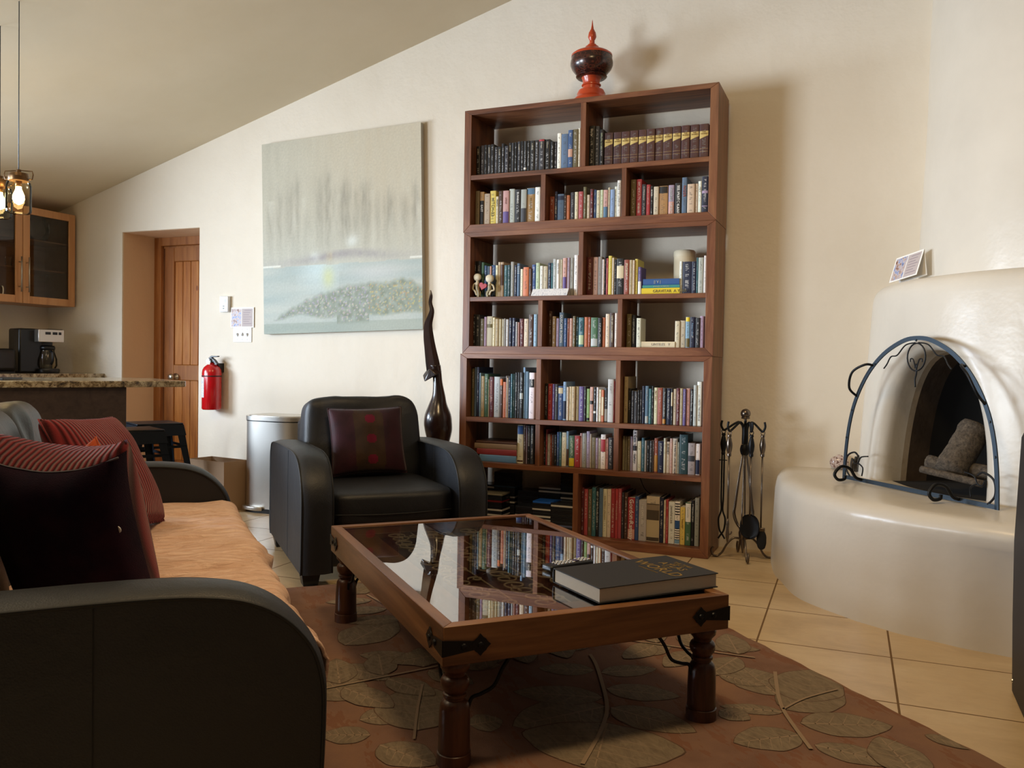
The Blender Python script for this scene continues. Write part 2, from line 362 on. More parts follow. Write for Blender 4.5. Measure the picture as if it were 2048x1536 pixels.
# ------------------------------------------------------------------ kiva fireplace in the corner
KC = Vector((1.1, 4.95)); TH0 = radians(-142.3); ZB = .5
def kR(z): return 1.15-.062*(z-.5)
n0 = Vector((-cos(TH0), -sin(TH0), 0))
def kp(s, z, dep=0):
    th = TH0+s/1.12; R = kR(z); return Vector((KC.x+R*cos(th), KC.y+R*sin(th), z))+n0*dep
kiva = thing('kiva_fireplace', 'rounded cream plaster corner fireplace with arched opening and curved bench', 'fireplace', (KC.x, KC.y, 0))
def off(v): return v-Vector((KC.x, KC.y, 0))
S0, S1, Z1 = -radians(40.6)*1.12, radians(59.8)*1.12, 1.40
pe = 2.35; aw, ah = .318, .645
angs = sorted([pi*i/56 for i in range(57)]+[atan2(Z1-ZB, S1), atan2(Z1-ZB, S0)])
bm = B(); rings = []
def arch(ph, o=0):
    a, h = aw+o, ah+o; c, s = abs(cos(ph)), abs(sin(ph)); r = 1/((c/a)**pe+(s/h)**pe)**(1/pe); return r*cos(ph), r*sin(ph)
def outer(ph):
    c, s = cos(ph), sin(ph); t = 1e9
    if s > 1e-6: t = min(t, (Z1-ZB)/s)
    if c > 1e-6: t = min(t, S1/c)
    if c < -1e-6: t = min(t, S0/c)
    return t*c, t*s
lip = .085; lay = []
for k in range(7): lay.append(('o', 1-k/6.0))
for k in range(1, 8): lay.append(('l', radians(90*k/7)))
lay += [('d', .105, -.001), ('d', .13, -.003), ('d', .155, -.005), ('d', .185, -.01), ('d', .30, -.02), ('d', .40, -.03), ('d', .52, -.06), ('d', .56, -.12), ('d', .57, -.2)]
for L in lay:
    ring = []
    for ph in angs:
        if L[0] == 'o':
            a = arch(ph, lip); b = outer(ph); t = L[1]**1.5; s, z, d = a[0]+(b[0]-a[0])*t, a[1]+(b[1]-a[1])*t, 0
        elif L[0] == 'l': s, z = arch(ph, lip*(1-sin(L[1]))); d = lip*(1-cos(L[1]))
        else: s, z = arch(ph, L[2]); d = L[1]
        ring.append(bm.verts.new(off(kp(s, ZB+z-(.012 if abs(z) < 1e-6 else 0), d))))
    rings.append(ring)
for i, (a, b) in enumerate(zip(rings, rings[1:])):
    for k in range(len(angs)-1):
        f = bm.faces.new((a[k], a[k+1], b[k+1], b[k])); f.material_index = 1 if i >= 18 else 3 if i >= 17 else 2 if i >= 16 else 0
f = bm.faces.new(rings[-1]); f.material_index = 1
top = [(v, (rings[0].index(v))) for v in rings[0] if abs(v.co.z-Z1) < 1e-5]
cols = sorted([TH0+outer(angs[k])[0]/1.12 for _, k in top]); rim = []
prof = [(kR(Z1), Z1), (kR(Z1)-.004, Z1+.03), (kR(Z1)-.014, Z1+.055), (kR(Z1)-.035, Z1+.078), (kR(Z1)-.07, Z1+.09), (kR(Z1)-.12, Z1+.094), (.86, Z1+.098)]
V = [[bm.verts.new(off(Vector((KC.x+r*cos(t), KC.y+r*sin(t), z)))) for t in cols] for r, z in prof]
for a, b in zip(V, V[1:]):
    for k in range(len(cols)-1): bm.faces.new((a[k], a[k+1], b[k+1], b[k]))
bmesh.ops.remove_doubles(bm, verts=bm.verts[:], dist=.0005)
W['jambshade'] = plaster('shaded_smoky_plaster', '#9a8a74', '#bfb19c', .6)  # jamb ring: mostly shade painted into the colour, with some smoke smudge
W['jambshade2'] = plaster('deep_shaded_sooty_plaster', '#2b231c', '#5b4b3b', .9)  # next ring inward: deeper painted shade over sooty plaster
fin('firebox', bm, ['kiva', 'soot', 'jambshade', 'jambshade2'], kiva, 'auto', angle=60)
bm = B()
def chim(u, v):
    t = radians(-186+104*u); z = Z1+.05+v*3.2; r = .875-.035*v*2; q = .008*noise.noise(Vector((cos(t)*2, sin(t)*2, z*1.5))); return off(Vector((KC.x+(r+q)*cos(t), KC.y+(r+q)*sin(t), z)))
grid(bm, chim, 40, 40); fin('chimney', bm, 'kiva', kiva, True)
rb = [(-190, 1.575, 1.56), (-170, 1.585, 1.565), (-158, 1.607, 1.60), (-145.5, 1.65, 1.625), (-135, 1.627, 1.632), (-128.7, 1.607, 1.625), (-120.5, 1.56, 1.615), (-112.7, 1.52, 1.61), (-95, 1.5, 1.6), (-80, 1.5, 1.6)]
def ri(t, c):
    for a, b in zip(rb, rb[1:]):
        if a[0] <= t <= b[0]:
            k = (t-a[0])/(b[0]-a[0]); k = k*k*(3-2*k); return a[c]+(b[c]-a[c])*k
bm = B(); bp = [(0, 0, 0), (.02, .03, 0), (.3, .2, 0), (.7, .40, 0), (1, .435, 0), (1, .462, .006), (1, .482, .022), (1, .495, .05), (1, .499, .09), (1, .5, .15), (1, .5, .3), (1, .5, .55)]
def bench(u, v):
    t = -188+106*u; k = bp[int(round(v*(len(bp)-1)))]; r = ri(t, 1)+(ri(t, 2)-ri(t, 1))*k[0]-k[2]; a = radians(t); return off(Vector((KC.x+r*cos(a), KC.y+r*sin(a), k[1])))
grid(bm, bench, 90, len(bp)-1); fin('bench', bm, 'kiva', kiva, True)
bm = B(); prism(bm, [(-1.1, -.9), (.1, -.9), (.1, 0), (-1.1, 0)], .47, .499, 2); fin('hearth', bm, 'soot', kiva)
# logs
def log(px, py, px2, py2, rad, label, r2=None, yv=4.22, yv2=None):
    a = at(px, py, 1, yv); b = at(px2, py2, 1, yv2 or yv+.1); o = thing('fireplace_log', label, 'log', a, 0, 'logs in the fireplace'); d = b-a
    bm = B(); n = 12; pts = [d*(i/n) for i in range(n+1)]; rr = [rad*(.95+.07*noise.noise(Vector((i*.5, rad*40, 2)))) for i in range(n+1)]
    tube(bm, pts, rr, 14)
    for v in bm.verts: v.co += Vector((noise.noise(v.co*18), noise.noise(v.co*18+Vector((5, 0, 0))), noise.noise(v.co*18+Vector((0, 7, 0)))))*rad*.1
    fin('bark', bm, 'barkm', o, True); return o
W['barkm'] = mat('grey_bark', '#5b5146', .95); g = N(W['barkm']); nn = g.noise(g.coord('Object', (30, 30, 30)), 2, 5, .7); g.base(g.ramp(nn, [(.3, '#2d2722'), (.7, '#6e6253')])); g.bump(nn, .8, .01)
log(1900, 945, 1950, 858, .072, 'thick grey split log leaning up to the right inside the firebox', yv=4.20, yv2=4.32)
log(1842, 938, 1965, 968, .016, 'thin ash-grey branch lying across the front of the firebox', yv=4.16, yv2=4.02)
log(1858, 925, 1990, 948, .035, 'dark charred log lying flat beneath the leaning log', yv=4.34, yv2=4.16)

# fire screen
A = at(1688, 957, 2, .503); Bq = at(1994, 1020, 2, .503); ex_ = (Bq-A); wl = ex_.length; ex_.normalize(); dd_ = at(1834, 676, 1, 4.2)-EYE; mid_ = (A+Bq)/2; tp = EYE+dd_*(((mid_-EYE).dot(ex_))/(dd_.dot(ex_)))
scr = thing('fire_screen', 'arched wrought iron fire screen frame standing on the plaster bench', 'fire screen', (A+Bq)/2)
up_ = (tp-(A+ex_*((tp-A).dot(ex_)))); hgt = up_.length; up_.normalize(); nrm = ex_.cross(up_)
def SP(s, h, d=0): return ex_*s+up_*h-nrm*d
# nrm sign: towards the room
if nrm.dot(Vector((-.78, -.62, 0))) < 0: nrm = -nrm
def SP(s, h, d=0): return ex_*s+up_*h+nrm*d
hw = wl/2
archp = [(hw*x, hgt*y) for x, y in ((-1, 0), (-.985, .2), (-.94, .4), (-.85, .58), (-.68, .76), (-.46, .895), (-.2, .98), (0, 1), (.2, .98), (.46, .895), (.68, .76), (.85, .58), (.94, .4), (.985, .2), (1, 0))]
bm = B(); tube(bm, smoothpts([SP(*p) for p in archp], 5), 0, flat=(.019, .006, nrm)); tube(bm, [SP(-hw, .010), SP(hw, .010)], 0, flat=(.019, .006, nrm))
for p in ((-.97, .3), (-.9, .5), (-.57, .83), (0, .985), (.57, .83), (.9, .5), (.97, .3)): lathe(bm, [(.0001, .0), (.006, 0), (.004, .005)], 8, T=Matrix.Translation(SP(p[0]*hw, p[1]*hgt, .003)) @ nrm.to_track_quat('Z', 'Y').to_matrix().to_4x4())
fin('arch_frame', bm, 'ironb', scr)
for sg_ in (-1, 1):
    bm = B(); tube(bm, smoothpts([SP(sg_*hw*.60, hgt*.82), SP(sg_*hw*.63, hgt*.825, .035), SP(sg_*hw*.76, hgt*.77, .06), SP(sg_*hw*.84, hgt*.66, .045), SP(sg_*hw*.835, hgt*.6)], 6), .006, 8); fin('handle', bm, 'iron', scr, True)
bm = B()
def spiral(c, r1, r2, a1, a2, n=18, y=0): return [SP(c[0]+(r1+(r2-r1)*i/n)*cos(a1+(a2-a1)*i/n), c[1]+(r1+(r2-r1)*i/n)*sin(a1+(a2-a1)*i/n), y) for i in range(n+1)]
ct = (0, hgt*.985-.075)
tube(bm, [SP(ct[0]+.055*cos(a)*1.0, ct[1]+.062*sin(a)) for a in [radians(-70-(220+0)*0+i*360/24+0) for i in range(25)]], .0035, 6)
for s in (-1, 1):
    tube(bm, smoothpts([SP(s*.004, ct[1]-.05), SP(s*.018, ct[1]-.012), SP(s*.034, ct[1]-.008), SP(s*.036, ct[1]-.022)], 5), .0028, 6)
    tube(bm, smoothpts([SP(s*.01, hgt*.97), SP(s*.07, hgt*.955), SP(s*.12, hgt*.89), SP(s*.16, hgt*.88), SP(s*.185, hgt*.83), SP(s*.205, hgt*.80)], 5), .0032, 6)
tube(bm, smoothpts([SP(0, ct[1]-.03), SP(.004, ct[1]-.07), SP(-.003, ct[1]-.10), SP(0, ct[1]-.135)], 5), .0035, 6)
fin('top_scroll', bm, 'iron', scr, True)
for s in (-1, 1):
    bm = B(); tube(bm, smoothpts([SP(s*(hw-.045), .015), SP(s*(hw-.012), .055), SP(s*(hw-.02), .115), SP(s*(hw-.07), .14), SP(s*(hw-.10), .125)], 6), .0045, 6)
    tube(bm, smoothpts([SP(s*(hw-.17), .13), SP(s*(hw-.12), .12), SP(s*(hw-.10), .09), SP(s*(hw-.075), .085), SP(s*(hw-.065), .105)], 6), .0035, 6)
    tube(bm, smoothpts([SP(s*(hw-.10), .09), SP(s*(hw-.135), .07), SP(s*(hw-.13), .03)], 6), .0035, 6); fin('corner_scroll', bm, 'iron', scr, True)
    b0 = SP(s*(hw-.19) if s > 0 else -hw+.13, .012)
    q = b0; bm = B(); tube(bm, smoothpts([q, q+nrm*.035+Vector((0, 0, .012)), q+nrm*.07+Vector((0, 0, .055)), q+nrm*.12+Vector((0, 0, .065)), q+nrm*.155+Vector((0, 0, .03)), q+nrm*.135+Vector((0, 0, .002)), q+nrm*.10+Vector((0, 0, .004)), q+nrm*.095+Vector((0, 0, .022))], 6), .0075, 8); fin('curled_foot', bm, 'iron', scr, True)
# little stone/ glass stacked at the left of the screen
q = at(1678, 938, 2, .503); bw = thing('glass_paperweight', 'small patterned glass object behind the left foot of the fire screen', 'ornament', q)
W['opal'] = mat('mottled_glass', '#a58d86', .2); g = N(W['opal']); g.base(g.ramp(g.noise(g.coord('Object', (60, 60, 60)), 1, 3), [(.35, '#6e4c44'), (.5, '#d9c9c4'), (.7, '#8b6e66')]))
bm = B(); sbox(bm, (0, 0, .036), (.1, .07, .07), .8, 14); fin('body', bm, 'opal', bw, True)
bm = B(); lathe(bm, [(.02, .066), (.016, .075), (.004, .08)], 14); fin('stopper', bm, 'opal', bw, True)
q = at(1716, 945, 2, .503); pc = thing('twig_bundle', 'small dark twig bundle leaning behind the left end of the fire screen', 'ornament', q)
W['kindle'] = mat('dark_twig', '#3b352e', .9)
bm = B()
for i in range(7): tube(bm, smoothpts([(.01*i-.03, .0, .004), (.012*i-.035, .01*(i % 3), .04), (.01*i-.03+.01*sin(i), .004, .075+.008*(i % 3))], 4), .006, 6)
fin('twigs', bm, 'kindle', pc, True)
# small card standing on the ledge
zl = Z1+.094
P0 = at(1778, 566, 1, 4.80); P1_ = at(1833, 549, 1, 4.62); P2 = at(1841, 508, 1, 4.68); P3 = at(1787, 519, 1, 4.86)
lc = thing('folded_card', 'folded photo card with text standing on the fireplace ledge', 'card', (P0+P1_)/2)
o_ = (P0+P1_)/2
for k_ in ('card_white', 'card_photo', 'card_text'): pass
W['cardphoto'] = mat('card_photo', '#7a6a8e', .5); g = N(W['cardphoto']); g.base(g.ramp(g.noise(g.coord('Generated', (1, 1, 1)), 5, 4), [(.35, '#7a4a3a'), (.5, '#c9b8b0'), (.62, '#7d93c4'), (.75, '#5d4b54')]))
flatmat('cardgrey', '#b9aca9'); flatmat('cardline', '#8f8088'); flatmat('cardwhite', '#efece6')
def quadcard(par, O, U, Vv, wdt, hh, nn):
    bm = B(); T = Matrix((U, Vv, nn)).transposed().to_4x4(); T.translation = O
    box(bm, 0, wdt, 0, hh, -.0015, 0, 0, T); fin('card_sheet', bm, 'cardwhite', par)
    bm = B(); box(bm, wdt*.04, wdt*.46, hh*.05, hh*.93, 0, .0006, 0, T); fin('photo_panel', bm, 'cardphoto', par)
    bm = B(); box(bm, wdt*.49, wdt*.95, hh*.05, hh*.93, 0, .0006, 0, T)
    for i in range(7): box(bm, wdt*(.55 if i else .6), wdt*(.9-.05*(i % 3)), hh*(.84-.11*i), hh*(.84-.11*i)+hh*.022, .0006, .001, 1, T)
    fin('text_panel', bm, ['cardgrey', 'cardline'], par)
U = (P1_-P0); wd = U.length; U.normalize(); Vv = ((P3-P0)-(U*((P3-P0).dot(U)))); hh = Vv.length; Vv.normalize(); nn = U.cross(Vv)
quadcard(lc, P0-o_, U, Vv, wd, hh, nn)
bk = Vector((U.y, -U.x, 0)); bk = bk if bk.dot(nn) < 0 else -bk
bm = B(); a, b = P0-o_+Vv*hh-nn*.002, P1_-o_+Vv*hh-nn*.002; c, d = P1_-o_+bk*.06, P0-o_+bk*.06
vs = [bm.verts.new(v) for v in (a, b, c, d)]; bm.faces.new(vs); o = fin('back_flap', bm, 'cardwhite', lc); s_ = o.modifiers.new('s', 'SOLIDIFY'); s_.thickness = .0012

# ------------------------------------------------------------------ bookcase: three stacked units
YS, YE = 4.633, 4.972
def unit(name, label, x0, x1, z0, z1, tt, tb, shelves, divs, st=.046):
    t = thing(name, label, 'bookcase', ((x0+x1)/2, (YS+YE)/2, z0), 0, 'stacked bookcase units'); ox, oy, oz = t.location
    def pr(nm, pts, m, ya=YS, yb=YE):
        bm = B(); prism(bm, [(a-ox, b-oz) for a, b in pts], ya-oy, yb-oy); return fin(nm, bm, m, t, bevel=.0015)
    g_ = .0006
    pr('side_panel', [(x0, z0), (x0+st, z0+tb), (x0+st, z1-tt), (x0, z1)], 'casez'); pr('side_panel', [(x1, z0), (x1, z1), (x1-st, z1-tt), (x1-st, z0+tb)], 'casez')
    pr('top_panel', [(x0+g_, z1), (x0+st+g_, z1-tt), (x1-st-g_, z1-tt), (x1-g_, z1)], 'case'); pr('bottom_panel', [(x0+g_, z0), (x1-g_, z0), (x1-st-g_, z0+tb), (x0+st+g_, z0+tb)], 'case')
    for a, b in shelves: pr('shelf_board', [(x0+st, a), (x1-st, a), (x1-st, b), (x0+st, b)], 'case', YS+.001, YE-.001)
    for a, b, c, d in divs:
        m_ = (a+b)/2; pr('divider', [(a, c), (b, c), (b, d-.0), (m_, d), (a, d)] if 0 else [(a, c), (b, c), (b, d), (a, d)], 'casez', YS+.0005, YE-.002)
    return t
unit('bookcase_unit', 'uppermost of the three stacked brown wooden bookcase units, holding burgundy volumes', -2.315, -.785, 1.8505, 2.593, .029, .047, [(2.170, 2.198)], [(-1.569, -1.537, 2.198, 2.564), (-1.809, -1.780, 1.8975, 2.17), (-1.318, -1.291, 1.8975, 2.17)])
unit('bookcase_unit', 'middle of the three stacked wooden bookcase units, holding the carved figures', -2.309, -.787, 1.1105, 1.850, .028, .047, [(1.430, 1.457)], [(-1.567, -1.539, 1.457, 1.822), (-1.813, -1.785, 1.1575, 1.43), (-1.327, -1.300, 1.1575, 1.43)])
unit('bookcase_unit', 'lowest and tallest of the stacked wooden bookcase units, standing on the floor', -2.322, -.790, 0.001, 1.110, .028, .05, [(.695, .723), (.420, .449)], [(-1.817, -1.787, .723, 1.082), (-1.331, -1.303, .723, 1.082), (-1.817, -1.788, .449, .695), (-1.336, -1.306, .449, .695), (-1.576, -1.543, .051, .42)])

# ------------------------------------------------------------------ books
PAL = {'black': '#17171a', 'charcoal': '#34343a', 'navy': '#1b2442', 'blue': '#2a5590', 'sky blue': '#7fa8cc', 'steel blue': '#4f7390', 'teal': '#2b6e7c', 'dark teal': '#1d4a50', 'green': '#3f6b4a', 'lime green': '#8cb85a', 'pale green': '#b9c9a0', 'olive': '#6b6038', 'khaki': '#8f8562',
 'tan': '#b59a6c', 'cream': '#dccfae', 'beige': '#c8b89a', 'white': '#eceae4', 'grey': '#a09c94', 'silver': '#b7bcb8', 'red': '#b8222a', 'crimson': '#b03a44', 'maroon': '#5e1a22', 'orange': '#cd6a30', 'brown': '#4e3020', 'rust': '#9a4422', 'yellow': '#e0c62c', 'mustard': '#9a7428', 'pink': '#cf9a8c', 'purple': '#5d4a86', 'lilac': '#a38fae', 'ochre': '#b8843c', 'burgundy': '#4c2220'}
ORD = ['first', 'second', 'third', 'fourth', 'fifth', 'sixth', 'seventh', 'eighth', 'ninth', 'tenth', 'eleventh', 'twelfth', 'thirteenth', 'fourteenth', 'fifteenth', 'sixteenth', 'seventeenth', 'eighteenth', 'nineteenth', 'twentieth', 'twenty-first', 'twenty-second', 'twenty-third']
def dark(c): h = PAL[c].lstrip('#'); return sum(int(h[i:i+2], 16) for i in (0, 2, 4)) < 330
def jit(c, rnd):
    v = hexc(PAL[c]); k = 1+rnd.uniform(-.12, .12); L_ = .3*v[0]+.55*v[1]+.15*v[2]; return [max(0, min(1, (L_+(v[i]-L_)*.8)*k*(1+rnd.uniform(-.06, .06)))) for i in range(3)]
def bookmesh(w, d, h, hard):
    bm = B(); t = .0018 if hard else .0006; e = .003 if hard else 0
    # cover: spine (slightly rounded) and two boards
    sp_ = [(-w/2, 0), (-w/2+w*.18, -.0022), (0, -.003), (w/2-w*.18, -.0022), (w/2, 0)]
    pts = sp_+[(w/2, d), (w/2-t, d), (w/2-t, .002), (-w/2+t, .002), (-w/2+t, d), (-w/2, d)]
    prism(bm, pts, 0, h, 2); box(bm, -w/2+t, w/2-t, .0022, d-e-.001, e*.6, h-e-.0006, 1); return bm
BN = 0
def book(x0, x1, z0, z1, y, d, col, a=None, hard=False, mark='cover', parent=None, rgb=None):
    global BN; BN += 1; rnd = random.Random(BN)
    o = fin('book', bookmesh(max(.004, x1-x0), d, max(.05, z1-z0), hard), [mark, 'paper'], None)
    o.location = ((x0+x1)/2, y, z0); c = rgb or jit(col, rnd); o.color = (*c, a if a is not None else (.62 if dark(col) else .06)); return o
def bounds(zf, x):
    L, R = -2.2675, -.8325
    dv = {2.1985: [(-1.569, -1.537)], 1.898: [(-1.809, -1.780), (-1.318, -1.291)], 1.4575: [(-1.567, -1.539)], 1.158: [(-1.813, -1.785), (-1.327, -1.300)], .7235: [(-1.817, -1.787), (-1.331, -1.303)], .4495: [(-1.817, -1.788), (-1.336, -1.306)], .0515: [(-1.576, -1.543)]}[zf]
    if zf < 1: L, R = -2.275, -.8365
    for a, b in dv:
        if x > (a+b)/2: L = b
        else: R = min(R, a)
    return L+.0006, R-.0006

def cell(where, ox, oy, s, zf, spec, yb=4.70):
    L = []
    for e in spec.strip().split(';'):
        e = e.strip()
        if not e: continue
        p = e.split('|'); q = p[0].split(); L.append((float(q[0]), float(q[1]), float(q[2]), ' '.join(q[3:]), p[1].strip() if len(p) > 1 else ''))
    cnt = {}
    for b in L: cnt[b[3]] = cnt.get(b[3], 0)+1
    seen = {}; out = []; rnd = random.Random(where)
    for i, (a, b, yt, c, mk) in enumerate(L):
        y = yb+rnd.uniform(-.006, .006); x0 = at(ox+a/s, oy+yt/s, 1, y)[0]+.0007; x1 = at(ox+b/s, oy+yt/s, 1, y)[0]-.0007
        zt_ = at(ox+(a+b)/2/s, oy+yt/s, 1, y)[2]; h = zt_-zf; lo, hi = bounds(zf, (x0+x1)/2); x0 = max(x0, lo); x1 = min(x1, hi)
        d = max(.105, min(.22, h*.68)); o = book(x0, x1, zf+.0008, zt_, y, d, c, hard=(h > .215))
        seen[c] = seen.get(c, 0)+1
        who = (f'the only {c} book' if cnt[c] == 1 else f'{ORD[seen[c]-1]} {c} book from the left')
        tag(o, f'{who}{" "+mk if mk else ""}, {where}', 'book', 'books standing in the '+where)
        out.append(o)
    return out
def band(o, za, zb_, col, name='spine_label', label=None, slant=0, pr=.0036):
    me = o.data; xs = [v.co.x for v in me.vertices]; zs = [v.co.z for v in me.vertices]; x0, x1, h = min(xs), max(xs), max(zs); w = x1-x0; e = w*.02+.0001
    bm = B(); n = 6
    def P(t, z): x = x0+e+(w-2*e)*t; return (x, -pr*(1-abs(2*t-1)**2.2)-.0007, z)
    V0 = [bm.verts.new(P(i/n, h*za+slant*w*(i/n))) for i in range(n+1)]; V1 = [bm.verts.new(P(i/n, h*zb_)) for i in range(n+1)]
    for i in range(n): bm.faces.new((V0[i], V0[i+1], V1[i+1], V1[i]))
    c = fin(name, bm, 'plain', o); c.color = hexc(PAL.get(col, col)); 
    if label: c['label'] = label
    return c
def words(o, s, col, za, size=None, name='spine_title', pr=.0048):
    me = o.data; xs = [v.co.x for v in me.vertices]; h = max(v.co.z for v in me.vertices); w = max(xs)-min(xs); size = size or w*.85
    c = text(s, size, 'plain', o, (0, -pr, h*za), (pi/2, pi/2, 0), name, .0004); c.color = hexc(PAL.get(col, col)); L = max(v.co.x for v in c.data.vertices)
    return c
S1_ = 7.585
c11 = cell('top row left section', 920, 150, S1_, 2.1985, '''215 308 1085 black; 316 368 1070 charcoal; 368 418 1062 black; 422 470 1060 charcoal; 470 522 1052 black; 528 576 1095 charcoal; 576 630 1090 black; 634 676 1040 black; 680 742 1078 charcoal; 744 785 1030 black; 785 825 1030 charcoal; 827 870 1022 black; 876 924 1010 charcoal; 924 970 1005 black; 970 1014 1003 charcoal|with a white library sticker; 1016 1066 1000 black; 1068 1136 998 black; 1138 1196 990 charcoal; 1200 1284 975 charcoal|with a red top; 1286 1370 978 black; 1376 1428 1010 black; 1430 1476 1012 charcoal;
1480 1540 885 white|tall and slim; 1542 1642 895 steel blue; 1644 1716 835 blue|with a small portrait; 1717 1794 825 olive|with round emblems; 1796 1830 808 white|pressed against the divider''')
band(c11[14], .12, .18, 'white'); band(c11[24], .32, .52, '#c9a08c', 'portrait_label'); band(c11[18], .94, .99, 'crimson')
for k in (0, 3, 6, 9, 12, 16, 18, 19): words(c11[k], 'CLASSICS', 'cream', .92, .009)
S2_ = 6.8267
c12 = cell('top row right section', 1160, 150, S2_, 2.1985, '''122 205 695 black|lettered in white script; 208 268 700 charcoal; 270 326 745 black|lettered END OF THE WORLD; 335 452 790 burgundy; 463 567 782 burgundy; 571 682 772 burgundy; 683 796 760 burgundy; 799 911 748 burgundy; 914 1023 737 burgundy; 1025 1137 725 burgundy; 1139 1263 712 burgundy; 1267 1381 700 burgundy; 1387 1502 688 burgundy; 1507 1630 678 burgundy; 1634 1760 668 burgundy''')
words(c12[0], 'Sayija', 'white', .93, .02); words(c12[2], 'END of the WORLD', 'pale green', .9, .011)
for o in c12[3:]:
    o.color = (*o.color[:3], .16)
    o['label'] = o['label'].replace('burgundy book', 'burgundy bound volume with cream label'); band(o, .58, .80, '#c9b06a', slant=.35); band(o, .30, .306, 'tan', 'gilt_line'); band(o, .22, .226, 'tan', 'gilt_line')
    t_ = text('THE\nWORKS', .010, 'plain', o, (0, -.0052, max(v.co.z for v in o.data.vertices)*.745), (pi/2, 0, 0), 'spine_title', .0003, 'CENTER'); t_.color = hexc('#5a3a1a')
S3_ = 6.0235
c21 = cell('second row left section', 920, 340, S3_, 1.898, '''145 238 255 khaki; 240 294 265 ochre|with a black label reading EAST; 297 363 287 beige; 366 436 252 yellow|lettered HITCH-22; 437 468 320 cream; 469 519 255 brown; 521 593 250 pink; 596 662 230 silver; 665 736 235 black|with white capitals; 737 804 235 grey; 806 905 217 mustard|with sky blue top; 908 968 208 white''')
band(c21[1], .02, .74, 'black'); words(c21[1], 'EAST', 'white', .62, .020); words(c21[3], 'HITCH-22', 'black', .80, .026); words(c21[3], '|  |', 'black', .2, .02); words(c21[4], 'BELLEVUE', 'black', .9, .010); band(c21[6], .02, .38, 'purple'); words(c21[8], 'TURNING', 'white', .93, .016); words(c21[8], 'PAUL', 'white', .8, .008); band(c21[10], .82, .99, 'steel blue'); words(c21[10], 'ECONOMICS', 'olive', .72, .012); band(c21[9], .02, .45, 'charcoal'); words(c21[6], 'MEMOIR', 'rust', .8, .010)
c22 = cell('second row middle section', 920, 340, S3_, 1.898, '''1083 1140 320 rust; 1143 1176 260 navy; 1178 1255 290 steel blue|with an arched emblem; 1256 1285 300 brown; 1287 1325 305 orange; 1335 1382 270 charcoal; 1385 1425 265 cream; 1432 1486 260 crimson; 1488 1526 205 olive; 1528 1565 300 cream; 1570 1610 230 maroon; 1612 1645 240 blue; 1648 1690 245 cream; 1692 1730 240 pale green; 1732 1784 240 pink|with a blue patch; 1786 1812 212 beige; 1814 1864 235 sky blue; 1866 1896 200 white; 1898 1940 125 white|tall with grey capitals''')
band(c22[2], .78, .93, 'navy'); band(c22[14], .05, .42, 'steel blue'); words(c22[18], 'DARE TO LOVE US', 'grey', .93, .016); words(c22[10], 'POINT OF', 'red', .9, .011); words(c22[1], 'MEN OF', 'cream', .5, .012)
S4_ = 8.192
c23 = cell('second row right section', 1220, 330, S4_, 1.898, '''345 430 240 olive; 436 524 235 red|lettered KOLYAT; 526 596 318 charcoal|lettered CONSPIRACY; 598 664 322 red; 666 712 345 black; 718 800 355 cream; 804 952 345 ochre|thick with a dark top; 962 1056 330 lilac|fading to pink; 1070 1180 295 black|with a column of white capitals; 1184 1268 205 steel blue|with red capitals; 1270 1391 312 beige; 1396 1448 308 cream; 1450 1506 265 white; 1510 1612 187 navy|with silver bands''')
words(c23[1], 'KOLYAT', 'pink', .92, .024); words(c23[1], 'AFTER', 'cream', .38, .014); words(c23[2], 'CONSPIRACY', 'silver', .93, .013); words(c23[3], 'CHASE NOTES', 'pink', .9, .011); words(c23[7], 'Stephen HERO', 'silver', .92, .024); words(c23[8], 'SEE WATC KANINSKI', 'white', .93, .021); words(c23[9], 'NIGER', 'rust', .78, .022); band(c23[6], .76, .98, 'black', label='black top label'); band(c23[13], .55, .62, 'lilac'); band(c23[13], .2, .22, 'lilac'); words(c23[4], 'BONES', 'white', .88, .012); words(c23[12], 'MEN', 'grey', .82, .014); band(c23[7], .03, .45, 'pink')
S5_ = 7.877
c31 = cell('third row left section', 920, 450, S5_, 1.4575, '''190 262 572 black; 264 336 568 black; 340 384 590 green; 386 428 640 blue; 430 468 650 steel blue; 470 498 650 pink; 500 560 635 blue; 564 604 635 cream; 606 638 585 cream; 640 694 585 tan|with a long dark label; 700 750 635 teal; 752 798 630 dark teal; 804 855 580 grey; 860 900 635 navy; 903 950 605 steel blue|with white rings; 955 998 695 cream; 1000 1086 665 orange; 1090 1136 690 brown; 1138 1196 625 blue; 1200 1260 598 pale green; 1262 1314 645 white; 1316 1385 650 beige; 1388 1440 598 navy; 1441 1468 600 teal; 1470 1522 535 silver; 1525 1576 545 white|with a black edge; 1578 1622 545 beige; 1624 1685 520 pink|with mottled purple foot; 1687 1735 515 lilac; 1737 1795 515 grey; 1803 1862 475 white''')
band(c31[9], .34, .93, 'brown'); [band(c31[14], z, z+.02, 'silver') for z in (.7, .76, .82, .88)]; band(c31[27], .03, .5, 'purple'); band(c31[25], .02, .98, 'white'); words(c31[25], 'KEATS VOX', 'black', .9, .012); words(c31[22], 'SEPHIRA', 'silver', .8, .012)
S6_ = 6.6065
c32 = cell('third row right section', 1150, 450, S6_, 1.4575, '''160 240 425 maroon|lettered in white; 243 306 425 pink; 309 360 420 grey; 361 391 455 white; 392 414 420 navy; 415 443 440 crimson; 445 490 408 yellow; 491 521 435 cream; 523 550 460 charcoal; 552 650 443 black|with a wide white band; 652 720 460 rust|with bold white letters; 722 766 462 tan; 767 793 465 cream|third of the pale; 796 835 450 yellow; 836 880 555 purple|short with a white foot; 1385 1422 480 white; 1424 1546 484 navy|thick with star emblem; 1547 1606 482 navy; 1608 1632 430 teal; 1633 1702 430 silver; 1706 1740 405 white''')
